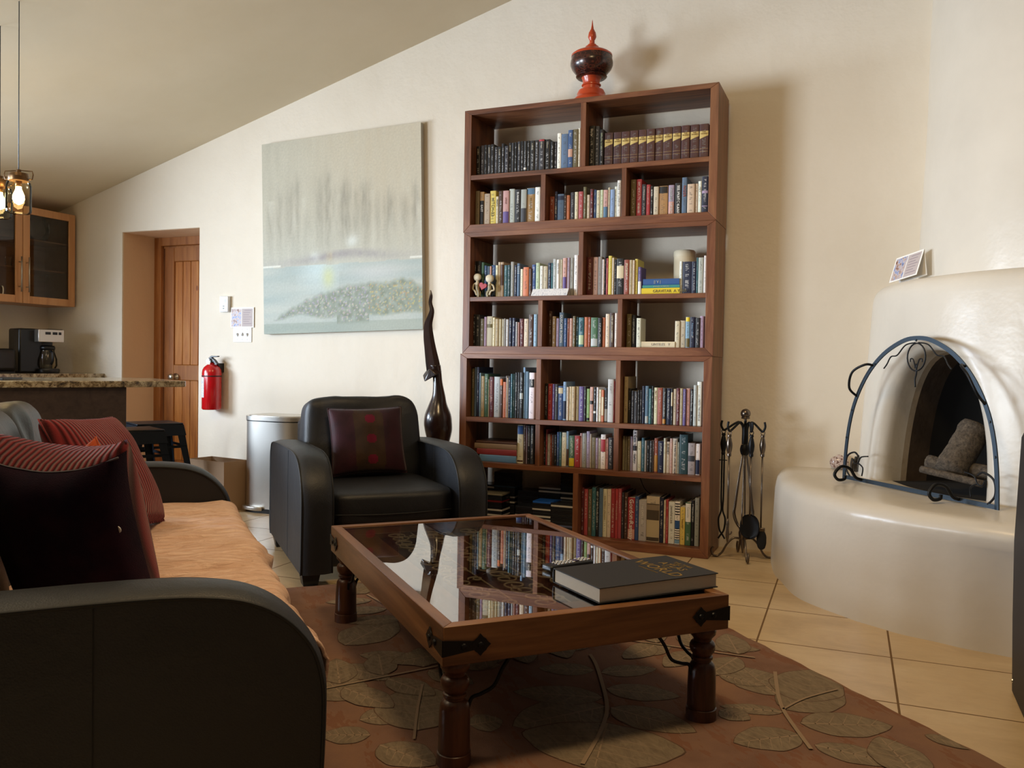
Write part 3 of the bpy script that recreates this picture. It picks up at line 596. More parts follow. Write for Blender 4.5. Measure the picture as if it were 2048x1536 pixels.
words(c32[0], 'GURDJIEFF', 'pink', .95, .017); words(c32[0], 'Dear Home', 'pink', .42, .010); band(c32[9], .46, .80, 'cream', label='wide cream band'); words(c32[10], 'PILGRIM', 'cream', .9, .020); band(c32[14], .02, .48, 'white', label='white lower half'); words(c32[16], '* V', 'silver', .93, .018); words(c32[17], '* V', 'silver', .93, .014)
S7_ = 6.206
c41 = cell('fourth row left section', 920, 590, S7_, 1.158, '''140 196 240 black; 198 250 245 charcoal; 252 300 295 olive; 302 334 272 lilac; 336 407 265 beige|with a small square picture; 409 438 280 cream; 440 484 298 tan; 486 520 300 tan; 522 545 300 white; 547 569 292 grey; 571 606 303 silver; 612 646 285 navy; 652 689 285 navy; 691 718 335 grey; 720 740 340 pink; 742 794 295 maroon|lettered in white; 796 850 297 cream; 856 914 243 brown; 917 960 240 sky blue''')
band(c41[4], .62, .74, 'olive'); words(c41[15], 'Robert Frank', 'pink', .93, .014); words(c41[12], 'YEATS', 'silver', .9, .011); words(c41[11], 'LUST', 'silver', .9, .011)
c42 = cell('fourth row middle section', 920, 590, S7_, 1.158, '''1103 1144 200 brown; 1146 1192 265 mustard; 1195 1232 290 lilac; 1235 1290 218 steel blue|with a white column of letters; 1292 1330 290 blue; 1334 1360 290 rust; 1362 1400 290 pink; 1402 1438 262 olive; 1440 1474 275 dark teal; 1476 1541 280 teal|with a yellow patch; 1545 1590 275 orange; 1592 1625 275 rust; 1628 1712 280 green|with leafy pattern; 1714 1766 285 black; 1768 1806 280 orange; 1810 1860 235 cream; 1862 1920 222 brown|with white lettering; 1923 1955 225 white''')
words(c42[3], 'DUSCAPE ROMAN', 'white', .93, .020); words(c42[16], 'NEW JERUSALEM HISTORY', 'cream', .92, .013); band(c42[9], .08, .4, 'pale green'); band(c42[12], .03, .28, 'silver'); words(c42[9], 'CAFKA', 'navy', .88, .018)
S8_ = 8.5333
c43 = cell('fourth row right section', 1220, 580, S8_, 1.158, '''290 372 410 olive; 374 440 430 black|lettered in white; 455 530 480 white|showing its white side; 1112 1198 530 cream; 1202 1290 522 beige; 1295 1368 460 sky blue|with yellow top; 1370 1456 462 navy; 1460 1536 475 charcoal; 1540 1602 445 lilac''')
words(c43[1], 'A GESTURE of SIENNA', 'silver', .88, .013); band(c43[5], .85, .99, 'yellow'); band(c43[5], .02, .3, 'olive'); words(c43[6], 'Buenos mundo', 'sky blue', .8, .012)
c51 = cell('fifth row left section', 910, 700, 10.24, .7235, '''250 333 362 black; 335 404 375 olive; 408 448 352 steel blue; 450 502 350 navy; 504 538 470 sky blue; 541 606 535 tan; 608 688 490 green; 690 706 600 cream; 708 800 550 maroon|lettered companion guide; 802 925 548 silver|wide; 927 985 580 brown|with an orange top; 987 1050 655 orange; 1052 1063 530 white; 1065 1096 572 cream; 1098 1143 550 navy; 1145 1188 490 teal; 1190 1232 490 dark teal; 1235 1288 465 black; 1290 1328 460 charcoal; 1330 1402 460 black|with a silver patch; 1405 1452 355 sky blue; 1455 1518 440 steel blue; 1524 1632 465 white|with a black label''')
words(c51[8], 'companion guide', 'pink', .90, .019); words(c51[8], '_____', 'crimson', .2, .012); band(c51[10], .82, .98, 'orange'); band(c51[22], .68, .86, 'black', label='black label with white letters'); words(c51[22], 'HOFF', 'white', .86, .016); band(c51[19], .42, .55, 'silver'); words(c51[6], 'PAPUA TALES', 'olive', .8, .014); words(c51[17], 'TRAVEL', 'silver', .7, .010)
c52 = cell('fifth row middle section', 1070, 700, 9.6, .7235, '''195 252 645 black; 254 334 648 red; 340 384 655 purple; 386 446 655 charcoal|with white capitals; 448 541 692 blue|with a cream picture; 545 606 610 sky blue; 608 654 710 cream; 657 704 702 cream; 707 775 702 tan; 777 846 702 tan; 850 940 700 purple; 944 990 700 black; 992 1056 745 lime green; 1060 1126 710 pink|with a black roundel; 1128 1182 714 black|with white strip; 1184 1226 716 white; 1230 1280 758 cream; 1282 1330 768 orange; 1334 1400 730 charcoal; 1404 1514 562 silver|tall; 1516 1531 600 crimson''')
words(c52[0], 'VICTORIA WATERHOUSE', 'silver', .93, .011); words(c52[3], 'THE LITTORIS', 'silver', .92, .014); band(c52[4], .78, .95, 'cream'); band(c52[13], .5, .6, 'black', 'roundel'); band(c52[14], .24, .30, 'white'); band(c52[12], .02, .1, 'black'); words(c52[19], 'F. SCOTT', 'grey', .9, .014); band(c52[5], .03, .5, 'navy'); band(c52[17], .2, .78, 'cream'); band(c52[18], .02, .38, 'grey')
c53 = cell('fifth row right section', 1230, 700, 9.0364, .7235, '''172 242 480 tan|tallest; 245 295 695 black; 298 348 735 charcoal; 350 414 745 charcoal; 416 450 725 black; 452 490 725 charcoal; 492 546 650 navy; 550 613 650 steel blue|with white curves; 616 666 700 teal; 668 706 655 black; 708 774 680 cream; 776 865 685 rust; 867 926 690 charcoal|with an orange foot; 930 1014 690 navy|lettered The Master; 1016 1052 700 black|with a cream strip; 1055 1112 705 cream; 1114 1176 690 maroon|lettered Solar; 1178 1233 695 tan; 1235 1290 705 purple; 1292 1362 695 pink; 1365 1420 705 black|lettered Saturday; 1423 1487 635 silver; 1490 1572 575 white''')
words(c53[11], 'EMMA PEN HENRY', 'pink', .93, .015); words(c53[13], 'Colm Toibin The Master', 'silver', .93, .014); words(c53[16], 'Ian McEwan  Solar', 'pink', .92, .014); words(c53[20], 'Ian McEwan Saturday', 'silver', .95, .013); words(c53[7], 'Irish Tours', 'silver', .9, .014); band(c53[12], .02, .15, 'ochre'); band(c53[14], .52, .9, 'cream'); band(c53[7], .02, .2, 'silver'); words(c53[22], 'INTO THE WORLD', 'grey', .6, .014); words(c53[10], 'Neill Stein', 'rust', .92, .014); words(c53[12], 'The House of the Blind Bard', 'silver', .9, .012)
c61 = cell('sixth row left section', 910, 830, 11.378, .4495, '''1425 1562 225 cream|wide with a blue top; 1570 1622 225 brown; 1625 1652 240 lilac; 1655 1723 240 black; 1725 1800 240 charcoal''')
band(c61[0], .76, .98, 'blue'); words(c61[4], 'FRONTIER', 'silver', .8, .014); words(c61[3], 'CORRESPOND', 'grey', .8, .012); band(c61[0], .04, .08, 'brown')
c62 = cell('sixth row middle section', 1070, 840, 11.378, .4495, '''150 246 235 black; 250 284 215 crimson; 288 348 320 silver; 350 386 330 rust; 388 438 335 brown; 440 500 340 black; 504 558 275 blue; 560 610 275 teal; 612 716 285 cream; 722 778 258 sky blue; 780 902 355 green|wide with a yellow foot; 905 1027 358 red|wide plain; 1029 1078 300 pink; 1080 1176 305 grey; 1179 1256 258 lilac; 1258 1289 315 cream; 1292 1382 395 khaki; 1385 1446 410 lilac; 1449 1500 420 beige; 1503 1612 330 white|with a red label; 1614 1672 420 pink; 1675 1778 400 charcoal''')
band(c62[19], .5, .86, 'crimson', label='red spine label'); words(c62[10], 'CAPUTO', 'pale green', .85, .022); band(c62[10], .02, .28, 'yellow'); words(c62[21], 'Paul Coelho', 'silver', .93, .018); band(c62[9], .02, .5, 'brown')
c63 = cell('sixth row right section', 1230, 850, 9.309, .4495, '''145 189 205 khaki; 190 234 215 khaki; 236 284 215 olive; 286 334 215 lilac; 338 418 100 white|tall with bold title; 424 490 300 cream; 498 552 240 teal; 554 594 290 grey; 598 643 290 black; 645 702 295 charcoal; 704 735 295 brown; 737 803 245 rust; 806 906 300 navy; 910 955 245 cream; 957 1024 310 cream|lettered sideways SURVEY; 1027 1078 250 pink; 1080 1168 252 cream|lettered in a long line; 1170 1200 320 silver; 1204 1362 180 dark teal|widest; 1365 1496 338 grey|with a face; 1500 1588 350 white|with a navy foot''')
words(c63[4], 'A Gent. for', 'navy', .97, .020); words(c63[4], 'Gallery', 'black', .42, .018); words(c63[14], 'SURVEY', 'black', .94, .018); words(c63[16], 'THE PAINTED LIVES BY HOROSCOPE', 'charcoal', .95, .015); band(c63[20], .02, .48, 'navy'); band(c63[19], .42, .60, 'charcoal'); band(c63[4], .5, .62, 'charcoal'); words(c63[12], 'LUCI Tech', 'silver', .93, .015); band(c63[11], .03, .5, 'ochre')
c71 = cell('bottom row right section', 1140, 940, 6.6065, .0515, '''150 188 230 maroon; 190 240 252 crimson; 243 292 255 olive; 294 346 230 teal; 348 386 235 black|with fine white lettering; 389 436 240 steel blue; 439 492 250 cream|with a dark roundel; 494 545 250 cream; 547 600 245 red; 602 640 248 red; 641 683 245 crimson; 685 718 295 charcoal; 722 766 300 brown; 768 862 365 red|lettered Gordon Ramsay; 863 911 350 blue; 912 1012 398 silver; 1014 1188 350 beige|wide with a photograph of a seated figure; 1190 1240 365 navy; 1242 1269 400 cream; 1271 1304 390 red; 1306 1386 420 white; 1388 1457 420 white|striped with black dashes; 1460 1524 490 yellow; 1527 1602 430 green|with a white upper half; 1604 1650 400 black; 1653 1712 370 grey''')
words(c71[13], 'Gordon Ramsay', 'white', .97, .036); band(c71[13], .02, .25, 'pink'); band(c71[23], .55, .98, 'white', label='white upper half'); words(c71[23], 'Cascade', 'silver', .9, .018); words(c71[20], 'Jennifer Law', 'grey', .9, .020); words(c71[6], 'SOUTHERN ITALIAN', 'tan', .86, .015); words(c71[4], 'BEST OF THE TRAVEL GUIDE', 'silver', .92, .014); words(c71[15], 'THE CAPE CODE', 'white', .9, .015); words(c71[8], 'FRANCE', 'pink', .6, .016); words(c71[9], 'THE HAMPSHIRE', 'pink', .7, .013); words(c71[22], 'Tuscany', 'mustard', .7, .016); words(c71[14], 'COAST', 'sky blue', .9, .016); words(c71[24], 'VIENNA STORY', 'silver', .85, .012)
for i in range(11): band(c71[21], .94-.062*i if i < 5 else .62-.052*i, .965-.062*i if i < 5 else .64-.052*i, 'black', 'black_dash')
band(c71[21], .02, .12, 'sky blue'); band(c71[21], .36, .56, 'blue')
o = c71[16]; band(o, .02, .84, '#4a4034', 'spine_photo'); band(o, .10, .48, '#b9a988', 'pale_apron', pr=.0042); band(o, .70, .82, '#8a7a66', 'head_picture', pr=.0042); words(o, 'FRIENDS', 'brown', .0, .01) if 0 else None
# lying books
def lying(label, px0, px1, ox, oy, s, ytop, ybot, z0, z1, col, depth=.2, y=4.69, title=None, tcol='white'):
    x0 = at(ox+px0/s, oy+ytop/s, 1, y)[0]; x1 = at(ox+px1/s, oy+ytop/s, 1, y)[0]; w = x1-x0; t = z1-z0
    o = fin('book', bookmesh(t, depth, w, True), ['plain', 'paper'], None); o.rotation_euler = (0, -pi/2, 0); o.rotation_euler = (0, pi/2, 0)
    o.location = (x0, y, (z0+z1)/2); o.color = (*hexc(PAL.get(col, col))[:3], .5)
    tag(o, label, 'book', 'books lying flat on the shelves')
    if title: c = text(title, t*.62, 'plain', o, (0, -.0045, w*.3), (0, 0, 0), 'spine_title', .0004); c.rotation_euler = (pi/2, -pi/2, 0); c.color = hexc(PAL[tcol])
    return o
zz = 1.4578
lying('yellow book lying flat at the bottom of the short pile, third row', 880, 1384, 1150, 450, S6_, 825, 910, zz, zz+.036, 'yellow', title='GRAVITAR  A YEAR', tcol='olive')
lying('teal book lying flat in the middle of the short pile, third row', 892, 1384, 1150, 450, S6_, 790, 825, zz+.0365, zz+.053, '#3f8f86', title='SPANISH INTERIORS', tcol='silver')
lying('blue book lying flat on top of the short pile, third row', 900, 1380, 1150, 450, S6_, 700, 790, zz+.0535, zz+.088, 'blue', title='|| V |', tcol='silver')
lying('cream paperback lying flat between white books, fourth row right section', 535, 1108, 1220, 580, S8_, 885, 985, 1.1585, 1.1585+.033, 'cream', .15, title='UNTILES   Y', tcol='grey')
lying('blue and green book at the bottom of the flat pile, sixth row', 560, 1395, 910, 830, 11.378, 900, 1075, .4498, .4498+.042, '#5f86a8', .22)
lying('dusty red book in the middle of the flat pile, sixth row', 500, 1405, 910, 830, 11.378, 770, 905, .4923, .4923+.036, '#8a3030', .22)
lying('tan bound book near the top of the flat pile, sixth row', 450, 1400, 910, 830, 11.378, 670, 770, .5288, .5288+.032, '#8c7358', .22)
lying('thin dark brown book on top of the flat pile, sixth row', 480, 1400, 910, 830, 11.378, 620, 670, .5613, .5613+.014, 'brown', .22)

# ------------------------------------------------------------------ CD cases
CDM = {}
def cdmesh():
    bm = B(); box(bm, -.071, .071, 0, .124, 0, .0102, 1); box(bm, -.0685, .0685, -.0004, .001, .0012, .009, 0); return bm
cd0 = fin('cd_case', cdmesh(), ['plain', 'cd'], None); first = [True]
def cds(xc, y, n, cols, where, z=.0515, w=1):
    rnd = random.Random(where)
    for i in range(n):
        o = cd0 if first[0] else cd0.copy()
        if not first[0]: COL.objects.link(o)
        first[0] = False
        c = cols.get(i, None); dx = rnd.uniform(-.0015, .0015); o.location = (xc+dx, y+rnd.uniform(-.002, .002), z+i*.0106); o.rotation_euler = (0, 0, rnd.uniform(-.01, .01))
        base = rnd.choice(['#0e0f13', '#13151c', '#101018', '#1a1c22', '#20242c']); o.color = hexc(c[0] if c else base)
        k = n-1-i; o['label'] = (f'{c[1]} CD case, {ORD[k]+" from top" if k else "topmost"}, {where}' if c else f'dark CD case in the {where} on the bottom shelf')
        o['category'] = 'CD'; o['group'] = f'CD cases in the {where}'
wh, rd, bl = ('#c8c4bd', 'white'), ('#6e1c20', 'dark red'), ('#1f5fc0', 'bright blue')
cds(-2.125, 4.70, 19, {18: ('#8c8672', 'tan'), 14: rd, 9: wh, 6: wh, 4: wh, 1: wh}, 'stack nearest the armchair')
cds(-2.100, 4.835, 30, {12: wh, 15: wh, 21: ('#2c4a66', 'steel blue')}, 'tallest left stack')
cds(-2.24, 4.835, 22, {20: wh}, 'far left corner stack')
cds(-1.900, 4.715, 13, {7: wh, 5: wh, 3: wh}, 'low middle stack')
cds(-1.775, 4.68, 17, {16: bl, 12: wh, 8: wh, 6: wh}, 'stack topped by a blue case')
cds(-1.652, 4.665, 17, {15: wh, 4: ('#5a6486', 'slate blue'), 1: wh}, 'front divider stack')
cds(-1.652, 4.835, 33, {17: wh, 20: wh}, 'rear divider stack')
cds(-1.795, 4.835, 23, {22: wh, 20: wh}, 'second rear stack from the divider')
cds(-1.94, 4.845, 20, {}, 'rear middle stack')
# black cord behind the bottom row
bm = B(); a = at(1281, 958, 1, 4.93); b = at(1290, 978, 1, 4.93); c = at(1303, 990, 1, 4.92); tube(bm, smoothpts([a+Vector((0, 0, .02)), a, b, c, c+Vector((.05, 0, -.06)), c+Vector((.1, 0, -.33))], 6), .0022, 6)
tag(fin('power_cord', bm, 'black', None, True), 'thin black cord hanging behind the bottom row of books', 'cord')

# ------------------------------------------------------------------ things on the shelves
# carved pair of figures with red heart
q = at(963, 597, 1, 4.665); fg = thing('carved_figures', 'carved pair of pale embracing figures holding a red heart, third row', 'figurine', (at(965, 590, 1, 4.66)[0], 4.665, 1.458))
W['bone'] = mat('painted_bone', '#cfc3a6', .5); W['bonest'] = mat('striped_bone', '#a09060', .5); g = N(W['bonest']); sp = g.n('ShaderNodeSeparateXYZ', {0: g.coord('Object')}); g.base(g.ramp(g.math('SINE', g.math('MULTIPLY', sp.outputs[0], 700.)), [(.3, '#4a3a26'), (.6, '#d7c894')]))
W['heart'] = mat('red_heart', '#a51420', .35)
for i, (hx, hz, s) in enumerate(((-.038, .122, 1), (.045, .112, 1.08))):
    bm = B(); sbox(bm, (hx, 0, hz), (.05*s, .03, .046*s), .9, 12); fin('head', bm, 'bone', fg, True)
    bm = B(); tube(bm, smoothpts([(hx, 0, hz-.018), (hx, 0, hz-.035), (hx-.004, 0, hz-.055)], 4), [.009]*3+[.011]*6, 8)
    sgn = -1 if i == 0 else 1
    tube(bm, smoothpts([(hx, 0, hz-.036), (hx+sgn*.022, 0, hz-.042), (hx+sgn*.03, 0, hz-.07), (hx+sgn*.012, -.004, .035), (hx+sgn*.002, -.004, .012)], 5), .006, 8); fin('arms', bm, 'bone', fg, True)
    bm = B(); tube(bm, smoothpts([(hx, 0, .075), (hx+.004, 0, .05), (hx-sgn*.012, 0, .02), (hx-sgn*.008, 0, .001)], 5), [.014]*6+[.013]*6+[.012]*4, 10); fin('torso', bm, 'bonest', fg, True)
bm = B(); pts = [(.022*16*sin(t)**3/16, .022*(13*cos(t)-5*cos(2*t)-2*cos(3*t)-cos(4*t))/16) for t in [2*pi*i/28 for i in range(28)]]
prism(bm, pts, -.014, -.002, 1, T=Matrix.Translation((.005, 0, .066)) @ Matrix.Rotation(.3, 4, 'Y') @ Matrix.Scale(1.15, 4)); fin('heart', bm, 'heart', fg, bevel=.003)
q = at(985, 593, 1, 4.68); o3 = thing('bust_figurine', 'small dark carved bust beside the embracing figures, third row', 'figurine', (q[0], 4.685, 1.458))
bm = B(); lathe(bm, [(.014, 0), (.016, .02), (.011, .05), (.012, .07), (.019, .085), (.021, .1), (.015, .116), (.003, .122)], 14); fin('bust', bm, 'ironb', o3, True)
# tent card
a = at(1062, 591, 1, 4.645); b = at(1134, 590, 1, 4.645); tc = thing('tent_card', 'long white printed tent card lying on the third row edge', 'card', (a[0], 4.642, 1.458)); wT = b[0]-a[0]
W['printed'] = mat('printed_white', '#e6e6e8', .6); g = N(W['printed']); tn = g.math('GREATER_THAN', g.noise(g.coord('Object', (260, 60, 90)), 1, 1), .60); g.base(g.mix(tn, '#e8e8ea', '#b9bcc6'))
bm = B()
for pts in ([(0, 0), (.03, .042), (.0312, .041), (.0015, 0)], [(.03, .042), (.05, 0), (.0515, 0), (.0312, .0432)]): prism(bm, pts, 0, wT, 0)
fin('folded_sheet', bm, 'printed', tc)
# cream cylinder behind navy books
q = at(1369, 505, 1, 4.87); cy = thing('cream_canister', 'cream cylindrical canister standing behind the navy books, third row', 'canister', (q[0], 4.875, 1.458)); hz = at(1369, 502, 1, 4.87)[2]-1.458
W['clay'] = mat('cream_ceramic', '#cfc6ad', .6); bm = B(); lathe(bm, [(.055, 0), (.06, .01), (.061, hz-.012), (.059, hz-.002), (.05, hz)], 32); fin('body', bm, 'clay', cy, 'auto')
bm = B(); lathe(bm, [(.062, hz-.035), (.0625, hz-.03), (.0625, hz-.006), (.056, hz+.002), (.001, hz+.003)], 32); fin('lid', bm, 'clay', cy, 'auto')

# ------------------------------------------------------------------ lacquer offering vessel on top
zb_, yv = 2.5935, 4.752; q = at(1183, 150, 1, yv); ur = thing('lacquer_vessel', 'orange and brown lacquer offering vessel with tall spire on the bookcase', 'vessel', (q[0], yv, zb_))
k = .00318
def uz(y): return max(0, (at(1183, 20+y/8.087, 1, yv)[2]-zb_))
def ur_(w): return w/8.087*k/1.0/2
base_p = [(ur_(560), 0), (ur_(556), .012), (ur_(470), .03), (ur_(420), .04), (ur_(425), .052), (ur_(380), uz(1310)), (ur_(250), uz(1300)), (ur_(245), uz(1240)), (ur_(290), uz(1228)), (ur_(290), uz(1215)), (ur_(245), uz(1195)), (ur_(270), uz(1130)), (ur_(300), uz(1105)), (ur_(300), uz(1090))]
base_p = sorted(base_p, key=lambda p: p[1]); bm = B(); lathe(bm, base_p, 40); fin('stand', bm, 'lacq', ur, 'auto', angle=50)
bm = B(); lathe(bm, [(ur_(300), uz(1100)), (ur_(430), uz(1105)), (ur_(468), uz(1085)), (ur_(450), uz(1065)), (ur_(420), uz(1060))], 40); fin('collar', bm, 'lacqd', ur, 'auto', angle=50)
bm = B(); lathe(bm, [(ur_(420), uz(1062)), (ur_(500), uz(1020)), (ur_(590), uz(960)), (ur_(634), uz(900)), (ur_(634), uz(850)), (ur_(612), uz(800)), (ur_(606), uz(770)), (ur_(600), uz(740))], 40); fin('bowl', bm, 'lacqd', ur, True)
bm = B(); lathe(bm, [(ur_(612), uz(765)), (ur_(608), uz(735)), (ur_(520), uz(700)), (ur_(330), uz(685)), (ur_(300), uz(660)), (ur_(240), uz(640)), (ur_(210), uz(625)), (ur_(200), uz(600)), (ur_(140), uz(585)), (ur_(130), uz(565)), (ur_(70), uz(550))], 40); fin('lid', bm, 'lacq', ur, 'auto', angle=50)
bm = B(); lathe(bm, [(ur_(70), uz(552)), (ur_(80), uz(525)), (ur_(72), uz(500)), (ur_(95), uz(480)), (ur_(126), uz(440)), (ur_(112), uz(390)), (ur_(105), uz(375)), (ur_(100), uz(362)), (ur_(72), uz(345)), (ur_(70), uz(330)), (ur_(46), uz(318)), (ur_(42), uz(305)), (ur_(24), uz(250)), (ur_(12), uz(190)), (ur_(4), uz(160))], 24); fin('spire', bm, 'lacq', ur, 'auto', angle=50)
# ------------------------------------------------------------------ painting
pn = thing('painting', 'large pale unframed landscape painting of misty trees, water and flowers', 'painting', (-3.447, 4.955, 1.95)); pn.rotation_euler = (0, radians(-1.55), 0)
PW, PH = 1.325, 1.385
W['canvas'] = mat('canvas_edge', '#a8a79c', .8)
mm = mat('painted_canvas', '#b5b8aa', .75, spec=.2); g = N(mm); at_ = g.n('ShaderNodeVertexColor', layer_name='paint'); g.base(at_.outputs[0]); g.bump(g.noise(g.coord('Object', (60, 60, 60)), 3, 4), .25, .003); W['painted'] = mm
bm = B(); box(bm, -PW/2, PW/2, 0, .035, -PH/2, PH/2); fin('stretched_canvas', bm, 'canvas', pn, bevel=.003)
bm = B(); NU, NV = 190, 200
def pcol(u, v):      # u right, v up, 0..1
    nz = lambda a, b, s=0: noise.noise(Vector((u*a, v*b, s)))
    mixc = lambda a, b, t: [x+(y-x)*max(0, min(1, t)) for x, y in zip(a, b)]
    c = mixc((.64, .63, .57), (.74, .68, .58), .45+.5*nz(2, 1.5, 1)+.5*(u-.5)); c = mixc(c, (.74, .72, .65), .3+nz(30, 6, 5)*.3); c = mixc(c, (.66, .68, .65), max(0, (.62-v)*1.8))
    tr = 0
    for k, (x, w, h, s) in enumerate(((.05, .028, .68, .5), (.115, .022, .74, .6), (.19, .04, .76, .6), (.235, .018, .80, .6), (.30, .03, .62, .4), (.38, .035, .79, .6), (.43, .022, .81, .8), (.475, .02, .72, .5), (.54, .038, .745, .95), (.61, .028, .70, .6), (.665, .035, .735, .85), (.74, .02, .66, .6), (.81, .035, .665, .9), (.84, .03, .58, .5), (.90, .028, .645, .7), (.965, .022, .69, .9))):
        e = math.exp(-((u-x-.008*nz(3, 20, k))/w)**2*.9); top = 1/(1+math.exp((v-h+.02*nz(50, 14, k))*45)); tr = max(tr, e*top*s)
    tr *= max(0, min(1, (v-.37)*5)); c = mixc(c, (.47, .45, .40), min(.75, tr*(.62+.4*nz(70, 14, 3))))
    if v < .7: c = mixc(c, (.75, .74, .68), .5*max(0, nz(26, 5, 8)-.12)*2)
    k = math.exp(-((u-.58-.2*(v-.45))/.035)**2)*math.exp(-((v-.455)/.03)**2); c = mixc(c, (.80, .82, .80), k*.8)
    k = math.exp(-((u-.345)/.03)**2)*math.exp(-((v-.385)/.025)**2); c = mixc(c, (.82, .85, .82), k*.9)
    k = math.exp(-((u-.44)/.02)**2)*math.exp(-((v-.385)/.018)**2); c = mixc(c, (.80, .72, .5), k*.9)
    if .33 < v < .42:
        e = math.exp(-((v-.365-.03*math.exp(-((u-.55)/.22)**2))/.022)**2); c = mixc(c, (.50, .47, .50), e*.75*math.exp(-((u-.5)/.38)**2)*(.8+.4*nz(50, 30, 2)))
    if v < .345+.006*nz(8, 1, 4):
        c = mixc((.58, .63, .62), (.67, .69, .66), .5+nz(3, 20, 6)); 
        if .3 < v < .35 or (.22 < u < .5 and v > .2):
            k = math.exp(-((u-.37)/.12)**2)*max(0, min(1, (v-.17)*7)); c = mixc(c, (.72, .79, .80), k*.8)
        k = math.exp(-((u-.43)/.035)**2)*math.exp(-((v-.28)/.05)**2); c = mixc(c, (.72, .74, .52), k*.8)
        k = math.exp(-((u-.72)/.16)**2)*math.exp(-((v-.29)/.035)**2); c = mixc(c, (.74, .74, .74), k*.6)
        # flower bank
        top = .08+.17*max(0, math.sin(max(0, min(1, (u-.08)/.95))*2.4))**.8+.03*math.exp(-((u-.9)/.08)**2)+.012*nz(30, 1, 2); bot = .075+.02*nz(6, 1, 9)-(.04 if .48 < u < .68 else 0)
        if bot < v < top and u > .06:
            d = min(1, (top-v)*40, (v-bot)*60, (u-.06)*20); n = nz(90, 90, 11); c = mixc(c, (.42, .46, .40), d*(.75+.5*nz(40, 40, 7)))
            if n > .22: c = mixc(c, random.choice([(.62, .56, .68), (.70, .60, .55), (.74, .72, .62), (.50, .48, .62)]) if u < .68 else random.choice([(.72, .66, .35), (.66, .5, .35), (.68, .66, .6)]), .75*d)
    if v < .05: c = mixc(c, (.50, .54, .49), .5)
    if abs(v-.352) < .004 and (u < .12 or u > .93): c = (.82, .82, .78)
    c = [x*(1.10+.05*nz(120, 120, 13)) for x in mixc(c, (.66, .66, .62), .25)]
    return [max(0, min(1, s2l(max(0, x)))) for x in c]+[1]
Vg = grid(bm, lambda a, b: Vector((-PW/2+PW*a, -.0012, -PH/2+PH*b)), NU, NV); fo = fin('painted_face', bm, 'painted', pn)
ca = fo.data.color_attributes.new('paint', 'FLOAT_COLOR', 'POINT')
for i, v in enumerate(fo.data.vertices): ca.data[i].color = pcol(v.co.x/PW+.5, v.co.z/PH+.5)

# ------------------------------------------------------------------ wall things left of the painting
a = at(441, 592, 1, 4.985); b = at(455, 625, 1, 4.985)
th = thing('thermostat', 'small white wall thermostat above the printed card', 'thermostat', ((a[0]+b[0])/2+.01, 5.0, (a[2]+b[2])/2)); w2 = .042; h2 = .06
bm = B(); box(bm, -w2, w2, -.03, 0, -h2, h2); fin('housing', bm, 'white', th, bevel=.006)
bm = B(); box(bm, -.022, .018, -.032, -.029, .01, .04); flatmat('lcd', '#8fa39c', .3); fin('display', bm, 'lcd', th)
bm = B(); box(bm, -.008, .006, -.032, -.029, -.02, -.012); box(bm, -.008, .006, -.032, -.029, -.036, -.028); flatmat('btn', '#8f9290'); fin('buttons', bm, 'btn', th)
a = at(461, 615, 1, 4.99); b = at(507, 655, 1, 4.99); O = Vector((a[0], 4.992, b[2])); wc = thing('printed_card', 'white card with photo and text fixed to the wall above the switches', 'card', O)
quadcard(wc, Vector((0, 0, 0)), Vector((1, 0, 0)), Vector((0, 0, 1)), b[0]-a[0], a[2]-b[2], Vector((0, -1, 0)))
a = at(466, 652, 1, 4.99); b = at(502, 686, 1, 4.99); sw = thing('light_switch', 'white triple light switch plate beneath the printed card', 'light switch', ((a[0]+b[0])/2, 5.0, (a[2]+b[2])/2)); ww, hh = (b[0]-a[0])/2, .057
bm = B(); box(bm, -ww, ww, -.006, 0, -hh, hh); fin('plate', bm, 'white', sw, bevel=.002)
for i, s in ((-1, 1), (0, -1), (1, 1)):
    bm = B(); T = Matrix.Translation((i*.046, -.006, 0)) @ Matrix.Rotation(s*.5, 4, 'X'); box(bm, -.005, .005, -.012, .004, -.012, .012, T=T); fin('toggle', bm, 'white', sw, bevel=.002)
    bm = B(); [lathe(bm, [(.0001, 0), (.003, 0), (.002, .002), (.0001, .002)], 8, T=Matrix.Translation((i*.046, -.006, z)) @ Matrix.Rotation(pi/2, 4, 'X')) for z in (-.038, .038)]; fin('screw', bm, 'btn', sw)
# fire extinguisher
a = at(424, 819, 1, 4.93); zb_ = a[2]; ztop = at(424, 728, 1, 4.93)[2]; ex2 = thing('fire_extinguisher', 'red fire extinguisher with white label hung on the wall by the doorway', 'fire extinguisher', (a[0], 4.925, zb_)); H = ztop-zb_; R_ = .071
bm = B(); lathe(bm, [(R_*.9, 0), (R_, .008), (R_, H*.80), (R_*.95, H*.87), (R_*.8, H*.93), (R_*.5, H*.985), (R_*.3, H*1.0), (R_*.3, H*1.03)], 36); fin('cylinder', bm, 'red', ex2, 'auto', angle=50)
bm = B(); lathe(bm, [(R_+.0012, H*.725), (R_+.0016, H*.727), (R_+.0016, H*.745), (R_+.0012, H*.748)], 36, cap=False); fin('band', bm, 'blackm', ex2, True)
bm = B()
def lab(u, v): t = radians(-168+70*u); return Vector(((R_+.001)*cos(t), (R_+.001)*sin(t), H*(.27+.44*v)))
W['exlab'] = mat('label_white', '#d9dce6', .5); g = N(W['exlab']); tn = g.math('GREATER_THAN', g.noise(g.coord('Generated', (5, 5, 22)), 1.5, 3), .58); g.base(g.mix(tn, '#dfe1ea', '#8790b0'))
grid(bm, lab, 14, 4); fin('label', bm, 'exlab', ex2, True)
bm = B(); lathe(bm, [(.018, H), (.02, H+.03), (.014, H+.04)], 16); T = Matrix.Translation((0, 0, H+.04)); 
